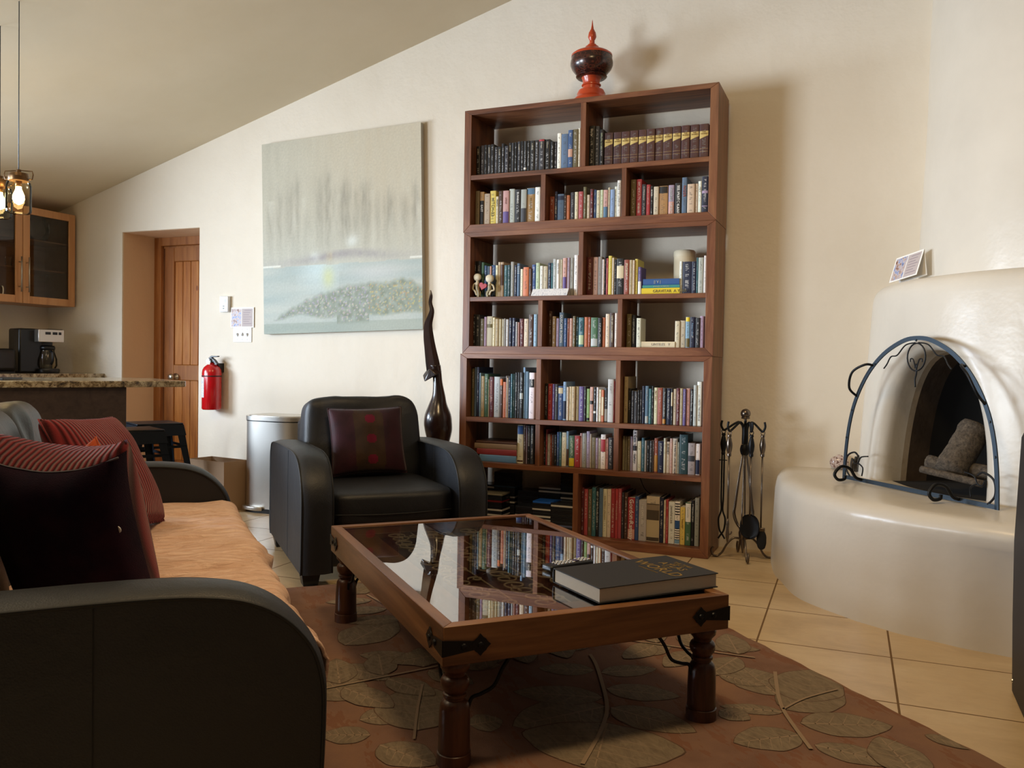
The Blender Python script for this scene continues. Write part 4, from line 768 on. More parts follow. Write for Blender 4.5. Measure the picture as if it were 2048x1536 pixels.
prism(bm, [(-.02, .0), (.0, -.004), (.05, -.035), (.062, -.03), (.03, .004), (.0, .02)], -.012, .012, 1, T=Matrix.Translation((0, 0, H+.03)))
prism(bm, [(-.025, .012), (.01, .03), (.062, .034), (.066, .042), (.0, .042), (-.028, .022)], -.011, .011, 1, T=Matrix.Translation((0, 0, H+.02))); fin('valve_lever', bm, 'black', ex2, bevel=.002)
bm = B(); lathe(bm, [(.0001, 0), (.014, .001), (.014, .006), (.0001, .007)], 16, T=Matrix.Translation((-.025, -.006, H+.025)) @ Matrix.Rotation(pi/2, 4, 'X')); tube(bm, [Vector((-.03+.012*cos(t), -.012, H+.02+.014*sin(t))) for t in [2*pi*i/16 for i in range(16)]], .0015, 6, True); fin('pin_ring', bm, 'nickel', ex2)
bm = B(); prism(bm, [(-.012, 0), (.004, 0), (.014, .045), (.004, .047)], -.032, -.03, 1, T=Matrix.Translation((0, 0, H*.93))); fin('tag', bm, 'paper', ex2)
bm = B(); box(bm, .03, .05, .02, .074, H*.82, H*1.02); box(bm, -.03, .03, .066, .074, H*.3, H*1.02); fin('wall_bracket', bm, 'black', ex2)

# ------------------------------------------------------------------ trash can
a = at(478, 1018, 1, 4.62); xr = at(603, 832, 1, 4.68)[0]; zt_ = at(500, 832, 1, 4.62)[2]; cx0, cx1 = a[0], xr; tc2 = thing('trash_can', 'tall brushed steel step trash can beside the leather armchair', 'trash can', ((cx0+cx1)/2, 4.78, 0)); hx = (cx1-cx0)/2
def dshape(hx, fy, by, n=24, ins=0):
    pts = [(hx-ins, by-ins), (-hx+ins, by-ins)]
    for i in range(n+1):
        t = pi-(pi*i/n); c, s = cos(t), sin(t); e = .62; pts.append(((hx-ins)*(abs(c)**e)*(1 if c > 0 else -1), -(fy-ins)*(abs(s)**e)*1.0))
    return pts[::-1]
bm = B(); prism(bm, dshape(hx, .17, .15), .03, zt_-.035, 2); fin('body', bm, 'steel', tc2, 'auto', angle=30)
bm = B(); prism(bm, dshape(hx+.003, .173, .153), 0, .03, 2); fin('base', bm, 'black', tc2, 'auto', angle=30)
bm = B(); prism(bm, dshape(hx+.002, .172, .152), zt_-.034, zt_-.028, 2); fin('rim', bm, 'black', tc2, 'auto', angle=30)
bm = B(); prism(bm, dshape(hx+.004, .175, .152), zt_-.028, zt_, 2); prism(bm, dshape(hx+.004, .175, .152, ins=.02), zt_, zt_+.006, 2); fin('lid', bm, 'steel', tc2, 'auto', angle=30)
bm = B(); prism(bm, [(-.20, -.14), (-.03, -.165), (-.02, -.185), (-.06, -.205), (-.14, -.198), (-.205, -.172)], .018, .045, 2); fin('pedal', bm, 'steel', tc2, bevel=.006)
# cardboard box
q = at(448, 925, 1, 4.50); cb_ = thing('cardboard_box', 'open brown cardboard box on the floor between sofa and trash can', 'box', (q[0], q[1], 0)); bh = q[2]; qL = at(377, 917, 2, bh); cb_.rotation_euler = (0, 0, atan2(q[1]-qL[1], q[0]-qL[0]))
W['card'] = mat('cardboard', '#a5876a', .85); bm = B(); t = .005; wx, wy = min(.40, (q-qL).length), .20
box(bm, -wx, 0, 0, t, 0, bh); box(bm, -wx, 0, wy-t, wy, 0, bh); box(bm, -wx, -wx+t, t, wy-t, 0, bh); box(bm, -t, 0, t, wy-t, 0, bh); box(bm, -wx+t, -t, t, wy-t, 0, t); fin('walls', bm, 'card', cb_)

# ------------------------------------------------------------------ tall carved sculpture
yv = 4.62; sx = at(875, 830, 1, yv)[0]; sc2 = thing('wooden_sculpture', 'tall dark carved wooden gourd sculpture with wavy horn behind the armchair', 'sculpture', (sx, yv, 0)); z_ = lambda y: at(875, y, 1, yv)[2]; x_ = lambda x, y=750: at(x, y, 1, yv)[0]-sx
zbase = z_(886)
spn = [((858, 896), 886), ((853, 901), 862), ((851, 901), 845), ((853, 899), 828), ((860, 892), 808), ((866, 889), 790), ((867, 884), 765), ((865, 882), 745), ((859, 880), 730)]
bm = B(); P = []; RR = []
for (xa, xb), y in spn: P.append(((x_(xa, y)+x_(xb, y))/2, 0, z_(y))); RR.append(abs(x_(xb, y)-x_(xa, y))/2)
Pp = smoothpts(P, 4); Rr = [v.x for v in smoothpts([(r, 0, 0) for r in RR], 4)]
rings = []
for p, r in zip(Pp, Rr): rings.append([bm.verts.new((p.x+r*cos(2*pi*i/28), p.y+r*sin(2*pi*i/28), p.z)) for i in range(28)])
for r1, r2 in zip(rings, rings[1:]):
    for i in range(28): bm.faces.new((r1[i], r1[(i+1) % 28], r2[(i+1) % 28], r2[i]))
bm.faces.new(rings[0][::-1]); bm.faces.new(rings[-1]); fin('gourd', bm, 'horn', sc2, True)
hn = [((853, 881), 742), ((851, 878), 725), ((849, 872), 700), ((847, 867), 675), ((848, 864), 650), ((855, 867), 632), ((859, 868), 620), ((857, 864), 605), ((859, 865), 592), ((860, 862), 580)]
bm = B(); P = []; RR = []
for (xa, xb), y in hn: P.append(((x_(xa, y)+x_(xb, y))/2, 0, z_(y))); RR.append(abs(x_(xb, y)-x_(xa, y))/2)
Pp = smoothpts(P, 4); Rr = [max(.002, v.x) for v in smoothpts([(r, 0, 0) for r in RR], 4)]; rings = []
for p, r in zip(Pp, Rr): rings.append([bm.verts.new((p.x+cc[0]*r, p.y+cc[1]*r*.8, p.z)) for cc in ((-1, .3), (-.55, -1), (.6, -.75), (1, .2), (.2, 1))])
for r1, r2 in zip(rings, rings[1:]):
    for i in range(5): bm.faces.new((r1[i], r1[(i+1) % 5], r2[(i+1) % 5], r2[i]))
bm.faces.new(rings[0][::-1]); bm.faces.new(rings[-1]); fin('wavy_horn', bm, 'horn', sc2, 'auto', angle=35)
bm = B(); xm = x_(866, 750)
vs = [bm.verts.new(v) for v in ((x_(850, 755), -.03, z_(752)), (x_(858, 765), -.06, z_(764)), (x_(880, 755), -.05, z_(750)), (x_(884, 750), 0, z_(742)), (x_(868, 740), -.055, z_(737)), (x_(855, 742), -.02, z_(742)), (x_(870, 750), .05, z_(748)))]
bmesh.ops.convex_hull(bm, input=vs); fin('carved_chin', bm, 'horn', sc2, bevel=.004)
bm = B(); lathe(bm, [(.09, 0), (.095, .02), (.06, .05), (.05, zbase-.05), (.085, zbase-.02), (.08, zbase+.002)], 24); fin('pedestal', bm, 'horn', sc2, 'auto')

# ------------------------------------------------------------------ club chair and sofa
TA = radians(46.5707); lv = Vector((-sin(TA), cos(TA), 0)); wv_ = Vector((cos(TA), sin(TA), 0))
def LW(l, w, z=0): v = lv*l+wv_*w; v.z = z; return v
def arm(parent, y0, y1, D=.53):
    n = 9; prof = [(D-.012, .065), (D-.004, .2), (D, .36), (D-.004, .42), (D-.02, .475), (D-.05, .52), (D-.09, .556), (D-.14, .582), (D-.20, .597), (D-.3, .606), (D-.5, .606), (D-.8, .6), (-.46, .585), (-.51, .545), (-.53, .48), (-.53, .3), (-.53, .12), (-.50, .068)]
    pts = [Vector((a, 0, b)) for a, b in prof]; P = smoothpts(pts, 3); nr = []
    for i in range(len(P)):
        t = (P[min(i+1, len(P)-1)]-P[max(i-1, 0)]).normalized(); nr.append(Vector((t.z, 0, -t.x)))
    bm = B(); us = [-1, -.96, -.82, -.5, 0, .5, .82, .96, 1]; ym, hwid = (y0+y1)/2, (y1-y0)/2; V = []
    for p, q in zip(P, nr):
        row = []
        for u in us:
            b = .015*(1-abs(u)**3.6)+.002*noise.noise(Vector((p.x*7, u*2, p.z*7))); row.append(bm.verts.new(Vector((p.x, ym+u*hwid, p.z))+q*b))
        V.append(row)
    for a, b in zip(V, V[1:]):
        for k in range(len(us)-1): bm.faces.new((a[k], a[k+1], b[k+1], b[k]))
    for k in (0, -1):
        bm.faces.new([r[k] for r in V])
    o = fin('arm', bm, 'leather', parent, 'auto', angle=50)
    bm = B()
    for k in (0, -1): tube(bm, [r.copy() for r in [Vector((p.x, ym+(hwid if k else -hwid)*1.0, p.z))+q*.001 for p, q in zip(P, nr)]], .0042, 6)
    s = fin('piping', bm, 'blackm', o, True); s.parent = o
    bm = B(); x = .12
    for yy, sg_ in ((y0, -1), (y1, 1)): tube(bm, [(x, yy, .07), (x, yy+sg_*.0005, .6)], .0016, 5)
    tube(bm, [(D+.012, y0+.004, .465), (D+.022, (y0+y1)/2, .468), (D+.012, y1-.004, .465)], .0016, 5) if 0 else None
    fin('seam', bm, 'blackm', o)
    return o
def foot(parent, x, y):
    bm = B(); T = Matrix.Translation((x, y, 0)); vs = []
    for s, z in ((.034, .0005), (.045, .066)):
        vs.append([bm.verts.new(T @ Vector((a*s, b*s, z))) for a, b in ((-1, -1), (1, -1), (1, 1), (-1, 1))])
    bm.faces.new(vs[0][::-1]); bm.faces.new(vs[1])
    for i in range(4): bm.faces.new((vs[0][i], vs[0][(i+1) % 4], vs[1][(i+1) % 4], vs[1][i]))
    fin('foot', bm, 'black', parent, bevel=.003)
def crease(v, seed, amp=.03): return v*(1+amp*noise.noise(Vector((v.x*1.6, v.y*2.2, v.z*1.6+seed))))
ac = thing('armchair', 'black leather club armchair with a plum cushion, beside the bookcase', 'armchair', LW(4.41, 1.106), TA-pi/2)
HWd = .455
arm(ac, -HWd, -HWd+.145); arm(ac, HWd-.145, HWd)
bm = B(); box(bm, -.50, .44, -HWd+.147, HWd-.147, .07, .275); fin('seat_rail', bm, 'leather', ac, bevel=.02, seg=3)
bm = B(); sbox(bm, (.14, 0, .345), (.70, .63, .175), .28, 26, fn=lambda v: crease(v, 3)); fin('seat_cushion', bm, 'leather', ac, True)
bm = B(); tube(bm, smoothpts([(.47, -.29, .325), (.492, -.15, .322), (.495, 0, .32), (.492, .15, .322), (.47, .29, .325)], 5), .003, 6); fin('piping', bm, 'blackm', ac, True)
bm = B(); T = Matrix.Translation((-.26, 0, .60)) @ Matrix.Rotation(-.17, 4, 'Y'); sbox(bm, (0, 0, 0), (.22, .66, .50), .28, 28, T=T, fn=lambda v: Vector((v.x*(1+.25*noise.noise(Vector((v.y*3, v.z*3, 1)))), v.y*(1-.05*max(0, v.z)+.05*max(0, -v.z)*0), v.z*(1+.05*noise.noise(Vector((v.y*2.3, 0, 4))))))); fin('back_cushion', bm, 'leather', ac, True)
bm = B(); box(bm, -.53, -.36, -HWd+.146, HWd-.146, .09, .72); fin('back_panel', bm, 'leather', ac, bevel=.03, seg=3)
for x in (.44, -.45):
    for y in (-.40, .40): foot(ac, x, y)
# cushion on the armchair
def pillow(bm, w, h, d, T, n=26, mi=(0, 0), stripes=None):
    def pt(u, v, s):
        x, y = (u*2-1), (v*2-1); e = (1-abs(x)**2.6)*(1-abs(y)**2.6); e = max(0, e)**.42
        pin = 1-.07*(1-abs(y)**1.5)*0; xx = x*w/2*(1-.055*(1-y*y)); yy = y*h/2*(1-.055*(1-x*x)); z = s*d/2*e*(1+.12*noise.noise(Vector((x*2, y*2, s*3+w*9))))
        return T @ Vector((xx, yy, z))
    for s, m in ((1, mi[0]), (-1, mi[1])):
        V = grid(bm, lambda u, v: pt(u, v, s), n, n, m)
    bmesh.ops.remove_doubles(bm, verts=bm.verts[:], dist=.0004)
W['piping'] = mat('pale_piping', '#5d5660', .7)
def place_pillow(name, label, O, ax, ay, w, h, d, mats, cat='cushion', n=26, stripes=None, wrap=False):
    ax = ax.normalized(); nz_ = ax.cross(ay).normalized(); ay = nz_.cross(ax)
    t = thing(name, label, cat, O); M3 = Matrix((ax, ay, nz_)).transposed(); t.rotation_euler = M3.to_euler()
    bm = B(); pillow(bm, w, h, d, Matrix(), n, (0, 1))
    if stripes:
        for f in bm.faces:
            c = f.calc_center_median()
            if c.z > 0:
                if abs(c.x) < w*.19: f.material_index = 2
                for yy in (.30, .0, -.30):
                    if (c.x-.01)**2+(c.y-yy*h)**2 < (w*.065)**2: f.material_index = 3
    if wrap:       # the ribbed front rolls over the top edge down to a seam on the back
        pin_ = lambda x: 1-.055*(1-min(1, (2*x/w)**2)); row = round(.90*n/2)/(n/2)-.5/n
        for f in bm.faces:
            c = f.calc_center_median()
            if c.z > -.01 and c.y/pin_(c.x) > row*h/2: f.material_index = 1
        for v in bm.verts:
            q = max(0, v.co.y/(h/2)); v.co.y -= .030*q**3*(1-(v.co.x/(w/2))**2); v.co.z -= .022*q**4
    o = fin('cushion_cover', bm, mats, t, True)
    if wrap:
        dg, zs = [], []; yr = row*h/2
        for i in range(-20, 21):
            x = i/20*w*.49; y = yr*pin_(x); y -= .030*(y/(h/2))**3*(1-(x/(w/2))**2)
            best = min((v for v in o.data.vertices if v.co.z > 0), key=lambda v: (v.co.x-x)**2+(v.co.y-y)**2); dg.append((x, y)); zs.append(best.co.z+.0015)
        zs = [sum(zs[max(0, i-2):i+3])/len(zs[max(0, i-2):i+3]) for i in range(len(zs))]
        bm = B(); tube(bm, [(x, y, z) for (x, y), z in zip(dg, zs)], .0022, 6); fin('back_seam', bm, 'piping', t, True)
        bm = B(); lathe(bm, [(.0001, .002), (.009, .002), (.009, 0), (.0001, 0)], 12, T=Matrix.Translation((w*.44, h*.10, .045))); fin('button', bm, 'white', t)
        return t
    bm = B(); per = []
    for i in range(4):
        for k in range(14):
            s = k/14*2-1; x, y = ((s, -1), (1, s), (-s, 1), (-1, -s))[i]; per.append((x*w/2*(1-.055*(1-y*y)), y*h/2*(1-.055*(1-x*x)), 0))
    tube(bm, per, .003, 6, True); fin('seam_piping', bm, mats[0], t, True); return t
cO = ac.matrix_basis if False else None
MW = Matrix.Translation(LW(4.41, 1.106)) @ Matrix.Rotation(TA-pi/2, 4, 'Z')
cc = MW @ Vector((-.075, -.005, .622)); ax = (MW.to_3x3() @ Vector((0, 1, .02))); ay = (MW.to_3x3() @ Vector((-.30, 0, 1)))
place_pillow('cushion', 'plum silk cushion with olive stripe and magenta dots on the armchair', cc, ax, ay, .41, .37, .13, ['plum', 'plum', 'olivec', 'magenta'], n=44, stripes=True)
# sofa: local x to the front, y along its length
SL0, SL1, SW = 1.66, 3.86, -.205
sf = thing('sofa', 'long black leather sofa in the foreground with a peach quilt over its seat', 'sofa', LW((SL0+SL1)/2, SW), TA); HL = (SL1-SL0)/2
arm(sf, -HL, -HL+.15); arm(sf, HL-.15, HL)
bm = B(); box(bm, -.50, .46, -HL+.152, HL-.152, .07, .28); fin('seat_rail', bm, 'leather', sf, bevel=.02, seg=3)
bm = B(); box(bm, -.53, -.34, -HL+.148, HL-.148, .09, .78); fin('back_panel', bm, 'leather', sf, bevel=.03, seg=3)
ns = 3; sw_ = (2*HL-.31)/ns
for i in range(ns):
    yc = -HL+.155+sw_*(i+.5)
    bm = B(); sbox(bm, (.13, yc, .355), (.72, sw_-.004, .17), .26, 20, fn=lambda v: crease(v, i)); fin('seat_cushion', bm, 'leather', sf, True)
    bm = B(); T = Matrix.Translation((-.245, yc, .60)) @ Matrix.Rotation(-.16, 4, 'Y')
    def wr(v, i=i):
        f = sin(v.y*9+v.z*4+i)*.5+noise.noise(Vector((v.y*5, v.z*2.5, i*3))); e = max(0, 1-abs(v.z)**4)*max(0, 1-abs(v.y)**6); return Vector((v.x*(1+.13*f*e), v.y, v.z*(1+.06*noise.noise(Vector((v.y*2, 0, i+.5))))))
    sbox(bm, (0, 0, 0), (.26, sw_+.0, .56), .42, 40, T=T, fn=wr); fin('back_cushion', bm, 'leatherw', sf, True)
for x in (.44, -.45):
    for y in (-HL+.07, HL-.07): foot(sf, x, y)
# quilt over the seat
SM = Matrix.Translation(LW((SL0+SL1)/2, SW)) @ Matrix.Rotation(TA, 4, 'Z')
qu = thing('quilt', 'wrinkled peach quilt spread over the sofa seat and hanging over its front', 'quilt', LW((SL0+SL1)/2, SW), TA)
def qf(u, v):
    y = -HL+.156+(2*HL-.312)*v; s = u*1.16; wob = .012*sin(y*17)+.008*sin(y*41+1)
    xs = .50+.008*sin(y*9); top = .456
    if s < .70: x, z = -.20+s, top
    elif s < .70+.11: a = (s-.70)/.11*pi/2; x, z = .50+.055*sin(a), top-.055*(1-cos(a))
    else: x, z = .555+.006*sin(y*30), top-.055-(s-.81)*.75
    w1 = noise.noise(Vector((x*3.2, y*9, z*6)))*.015+noise.noise(Vector((x*9+y*3, y*24, z*9)))*.007+.010*(1-abs(noise.noise(Vector((x*3.5+2, y*20, 1.5))))*3.2)*.6
    nrm_ = Vector((0, 0, 1)) if s < .70 else Vector((1, 0, .3)); p = Vector((x, y, z))+nrm_*w1
    if s >= .81: p.z += wob*(s-.81)*2; p.x += abs(w1)*.6
    if s < .1: p.z += 0
    return p
bm = B(); grid(bm, qf, 90, 230); o = fin('quilt_sheet', bm, 'quilt', qu, True); s_ = o.modifiers.new('s', 'SOLIDIFY'); s_.thickness = .007; s_.offset = -1
# sofa cushions
place_pillow('cushion', 'maroon corduroy cushion with dark plum back, nearest to the camera on the sofa', LW(2.13, -.19, .665), wv_*.97+Vector((0, 0, -.10))+lv*.1, Vector((0, 0, 1))-wv_*.30-lv*.16, .46, .44, .19, ['pback', 'cord'], n=34) if 0 else None
def pil(label, L, Wd, z, yaw, tilt, lean, w, h, d, mats):
    ax = (wv_*cos(yaw)+lv*sin(yaw)); nn_ = (-lv*cos(yaw)+wv_*sin(yaw)); up = Vector((0, 0, 1)); up2 = up*cos(lean)-nn_*sin(lean)
    a2 = ax*cos(tilt)-up2*sin(tilt); b2 = up2*cos(tilt)+ax*sin(tilt); return place_pillow('cushion', label, LW(L, Wd, z), a2, b2, w, h, d, mats, n=34)
def atd(px, py, dep): return EYE+(f_+r_*((px-1024)/FPX)-u_*((py-768)/FPX))*dep
def pil(label, px, py, dep, axang, lean, tilt, w, h, d, mats, wrap=False):
    A_ = radians(axang); ax = Vector((cos(A_), sin(A_), 0)); nn_ = ax.cross(Vector((0, 0, 1))); up2 = Vector((0, 0, 1))*cos(lean)-nn_*sin(lean)
    a2 = ax*cos(tilt)+up2*sin(tilt); b2 = up2*cos(tilt)-ax*sin(tilt); return place_pillow('cushion', label, atd(px, py, dep), a2, b2, w, h, d, mats, n=40, wrap=wrap)
pil('dark plum-backed maroon corduroy cushion, nearest to the camera on the sofa', 146, 1062, 1.93, 10, -.36, -.02, .37, .47, .22, ['pback', 'cord'], True)
pil('large red corduroy cushion leaning at the far end of the sofa', 212, 948, 2.80, 112, .50, -.05, .44, .42, .17, ['cordk', 'cordk'])
pil('orange cushion peeking out between the two corduroy cushions', 168, 992, 2.40, 0, .2, .75, .24, .24, .10, ['orange', 'orange'])

# ------------------------------------------------------------------ coffee table
TL, TW, TZ, TB = 1.399, .881, .387, .2856
TO = Vector((-.9683, 1.8606, 0))+wv_*(TW/2)+lv*(TL/2)
tb = thing('coffee_table', 'low wooden coffee table with glass top, iron scroll grille and turned legs', 'coffee table', TO, TA)
hx, hy = TW/2, TL/2; t = .036
def apron(pts, m):
    bm = B(); prism(bm, pts, TB, TZ, 2); return fin('apron', bm, m, tb, bevel=.002)
apron([(-hx, -hy), (hx, -hy), (hx-t, -hy+t), (-hx+t, -hy+t)], 'table'); apron([(-hx, hy), (-hx+t, hy-t), (hx-t, hy-t), (hx, hy)], 'table')
apron([(-hx, -hy+.0005), (-hx+t, -hy+t), (-hx+t, hy-t), (-hx, hy-.0005)], 'tabley'); apron([(hx, -hy+.0005), (hx, hy-.0005), (hx-t, hy-t), (hx-t, -hy+t)], 'tabley')
bm = B(); box(bm, -hx+t+.001, hx-t-.001, -hy+t+.001, hy-t-.001, TZ-.012, TZ-.004); bm.normal_update()
for f in bm.faces: f.material_index = 0 if f.calc_center_median().z > TZ-.0045 else 1
fin('glass_top', bm, ['glass', 'glassb'], tb)
# inner border and dark panel, iron scrolls
zi = .352; bw_ = .105; ix, iy = hx-t, hy-t
bm = B(); box(bm, -ix, ix, -iy, -iy+bw_, zi, zi+.02); box(bm, -ix, ix, iy-bw_, iy, zi, zi+.02); box(bm, -ix, -ix+bw_, -iy+bw_, iy-bw_, zi, zi+.02); box(bm, ix-bw_, ix, -iy+bw_, iy-bw_, zi, zi+.02); fin('inner_border', bm, 'tabley', tb, bevel=.0015)
W['panel'] = mat('dark_red_panel', '#3a1c1a', .6); bm = B(); box(bm, -ix, ix, -iy, iy, zi-.02, zi-.002); fin('bottom_panel', bm, 'panel', tb)
W['scroll'] = mat('scroll_iron', '#b3a48f', .5, .0)
bm = B(); rnd = random.Random(3)
def cs(cx, cy, r, a, hand, turns=1.35, th=.0042):
    P = []
    for i in range(20):
        k = i/19; rr = r*(1-.72*k); an = a+hand*turns*2*pi*k; P.append((cx+rr*cos(an), cy+rr*sin(an), zi+.013))
    tube(bm, P, 0, flat=(.005, .008))
nx, ny = 4, 8; jx, jy = ix-bw_, iy-bw_
for i in range(nx):
    for j in range(ny):
        cx, cy = -jx+(i+.5)*2*jx/nx, -jy+(j+.5)*2*jy/ny; sgh = 1 if (i+j) % 2 else -1
        cs(cx+sgh*.0, cy+.030, .042, -pi/2 if sgh > 0 else pi/2+pi, sgh); cs(cx, cy-.030, .042, pi/2, -sgh); cs(cx+.06*(1 if i < nx-1 else 0), cy, .026, pi, sgh, 1.1)
for i in range(nx+1):
    x = -jx+i*2*jx/nx; tube(bm, [(x+.012*sin(k*pi/1.0), -jy+2*jy*k/32, zi+.012) for k in range(33)], 0, flat=(.004, .007))
fin('iron_grille', bm, 'scroll', tb, True)
lp = [(.030, TB), (.036, TB-.002), (.040, TB-.012), (.0385, TB-.022), (.032, TB-.030), (.027, TB-.036), (.0265, TB-.042), (.033, TB-.046), (.0375, TB-.054), (.038, TB-.064), (.035, TB-.074), (.029, TB-.082), (.027, TB-.086), (.031, TB-.089), (.031, TB-.096), (.0265, TB-.099), (.0265, TB-.104), (.032, TB-.108), (.037, TB-.116), (.0395, TB-.128), (.041, TB-.16), (.0415, .06), (.0425, .048), (.041, .045), (.0445, .043), (.0445, .006), (.042, .0125)]
o_l = .052
for sx in (-1, 1):
    for sy in (-1, 1):
        bm = B(); lathe(bm, [(r, z) for r, z in lp][::-1][1:], 32, (sx*(hx-o_l), sy*(hy-o_l), 0)); lg = fin('leg', bm, 'leg', tb, 'auto', angle=45)
        lx, ly = sx*(hx-o_l), sy*(hy-o_l)
        for dx, dy in ((-sx, 0), (0, -sy)):
            bm = B(); d = Vector((dx, dy, 0)); b0 = Vector((lx, ly, 0)); off_ = Vector((0 if dx else 0, 0, 0))
            tube(bm, smoothpts([b0+d*.036+Vector((0, 0, .145)), b0+d*.047+Vector((0, 0, .175)), b0+d*.075+Vector((0, 0, .183)), b0+d*.11+Vector((0, 0, .20)), b0+d*.135+Vector((0, 0, .245)), b0+d*.165+Vector((0, 0, .278)), b0+d*.21+Vector((0, 0, .284))], 6), .0052, 8); fin('iron_brace', bm, 'iron', tb, True)
        # corner bracket straps with spear ends
        bm = B(); zc = (TZ+TB)/2-.004
        for fx, fy in ((1, 0), (0, 1)):
            def Q(a, z, o=0):    # a: distance from the corner along the face
                return Vector((sx*(hx+.0015+o), sy*(hy-a), z)) if fx else Vector((sx*(hx-a), sy*(hy+.0015+o), z))
            def poly(pts, th=.002):
                A = [bm.verts.new(Q(a, z, 0)) for a, z in pts]; Bv = [bm.verts.new(Q(a, z, th)) for a, z in pts]; n = len(pts)
                bm.faces.new(A); bm.faces.new(Bv[::-1])
                for i in range(n): bm.faces.new((A[i], A[(i+1) % n], Bv[(i+1) % n], Bv[i]))
            poly([(-.002, zc-.021), (-.002, zc+.021), (.105, zc+.009), (.105, zc-.009)])
            poly([(.100+.021*cos(2*pi*i/16)*(1+.35*(i % 4 == 0)), zc+.021*sin(2*pi*i/16)*(1+.35*(i % 4 == 0))) for i in range(16)], .003)
            for a in (.055, .100):
                c = Q(a, zc, .002); nn_ = Vector((sx, 0, 0)) if fx else Vector((0, sy, 0)); lathe(bm, [(.009, 0), (.007, .004), (.0001, .006)], 10, T=Matrix.Translation(c) @ nn_.to_track_quat('Z', 'Y').to_matrix().to_4x4())
        fin('corner_bracket', bm, 'iron', tb)
# atlas
bO = Vector((-.863, 2.399, 0)); p1 = Vector((-.676, 2.236, 0)); p2 = Vector((-.409, 2.562, 0))
eu = (p2-p1); LB = eu.length; eu.normalize(); ev = Vector((-eu.y, eu.x, 0)); WB = abs((bO-p1).dot(ev))
bk = thing('atlas', 'large closed black hardcover atlas with gold title lying on the coffee table', 'book', (p1.x, p1.y, TZ+.0008), atan2(eu.y, eu.x)); BT = .044
W['ink'] = mat('black_cloth_cover', '#1b1c21', .6); W['pages'] = mat('page_block', '#cfc8bb', .8); g = N(W['pages']); sp = g.n('ShaderNodeSeparateXYZ', {0: g.coord('Object')}); g.bump(g.math('SINE', g.math('MULTIPLY', sp.outputs[2], 3000.)), .4, .0005)
bm = B(); box(bm, -.003, LB+.003, -.003, WB+.002, BT-.003, BT); box(bm, -.003, LB+.003, -.003, WB+.002, 0, .003); sp2 = [(WB+.002+.006*sin(pi*i/8), BT*i/8) for i in range(9)]
prism(bm, [(WB-.0, 0)]+sp2+[(WB-.0, BT)], -.003, LB+.003, 0); fin('cover', bm, 'ink', bk, bevel=.0008)
bm = B(); box(bm, .001, LB-.001, .002, WB-.002, .0031, BT-.0031); fin('page_block', bm, 'pages', bk)
# the title is read from the spine side turned: baseline runs along the short side
Rz = -pi/2
def tt(s, size, x, y, al='CENTER', m='gold'): text(s, size, m, bk, (x, y, BT+.0004), (0, 0, Rz), 'cover_title', .0002, al)
mx_ = LB-.085; yc = WB*.48
tt('THE TIMES', .018, mx_+.052, yc); tt('REFERENCE', .010, mx_+.036, yc)
tt('ATLAS', .040, mx_+.012, yc); tt('OF THE', .012, mx_-.013, yc); tt('WORLD', .058, mx_-.046, yc); tt('COMPREHENSIVE EDITION', .008, mx_-.082, yc)
# remote control
r1_ = at(1083, 1133, 2, .40); r2_ = at(1178, 1112, 2, .40); r3_ = at(1205, 1124, 2, .40); r4_ = at(1108, 1141, 2, .40)
du = ((r3_-r4_)); ang = atan2(du.y, du.x); rl = .185; rw = .052; rc = (r1_+r3_)/2+Vector((-.02, .015, 0))
rm = thing('remote_control', 'black remote control with white buttons on the glass beside the atlas', 'remote control', (rc.x, rc.y, TZ-.0035), ang)
bm = B(); box(bm, -rl/2, rl/2, -rw/2, rw/2, 0, .02); fin('case', bm, 'black', rm, bevel=.007, seg=3)
bm = B()
for i in range(9):
    for j in range(3):
        if i == 5: continue
        x, y = -.052+i*.016, -.014+j*.014; box(bm, x-.0045, x+.0045, y-.003, y+.003, .0198, .0222)
fin('buttons', bm, 'white', rm)
bm = B(); lathe(bm, [(.011, .0199), (.011, .0218), (.008, .0222), (.0001, .0222)], 20, (.028+.002, 0, 0)); W['vio'] = mat('violet_rubber', '#4a4260', .5); fin('direction_pad', bm, 'vio', rm)

# ------------------------------------------------------------------ rug with leaf pattern
RA = TA-radians(2.6); rp = LW(2.26, .42); rw_ = Vector((cos(RA), sin(RA), 0)); rl_ = Vector((-sin(RA), cos(RA), 0))
ru = bpy.data.objects.new('area_rug', None); ru.location = LW(2.3, 1.25); ru.rotation_euler = (0, 0, RA); COL.objects.link(ru); tag(ru, 'large terracotta area rug with taupe leaf pattern beneath the coffee table', 'rug'); ru.name = 'area_rug'
RI = (Matrix.Translation(ru.location) @ Matrix.Rotation(RA, 4, 'Z')).inverted()
def rr_(p): return RI @ Vector((p.x, p.y, 0))
cL = rr_(LW(2.26, .42)).x; aR = rr_(at(1440, 1269, 2, 0)).x; bR = rr_(at(2048, 1536, 2, 0)).x; far = rr_(at(620, 1177, 2, 0)).y; rx0, rx1 = cL, (aR+bR)/2
W['rug'] = mat('terracotta_pile', '#7d6252', 1, spec=.05); g = N(W['rug']); v = g.coord('Object')
c = g.ramp(g.noise(v, 3.2, 4, .6), [(.3, '#6f5448'), (.5, '#806355'), (.7, '#8a6a56')]); c = g.mix(g.math('MULTIPLY', g.math('GREATER_THAN', g.noise(g.coord('Object', (5, 1.6, 1)), 2, 4, .7), .56), .5), c, '#7a503c'); g.base(c); g.bump(g.noise(v, 300, 2), .5, .003)
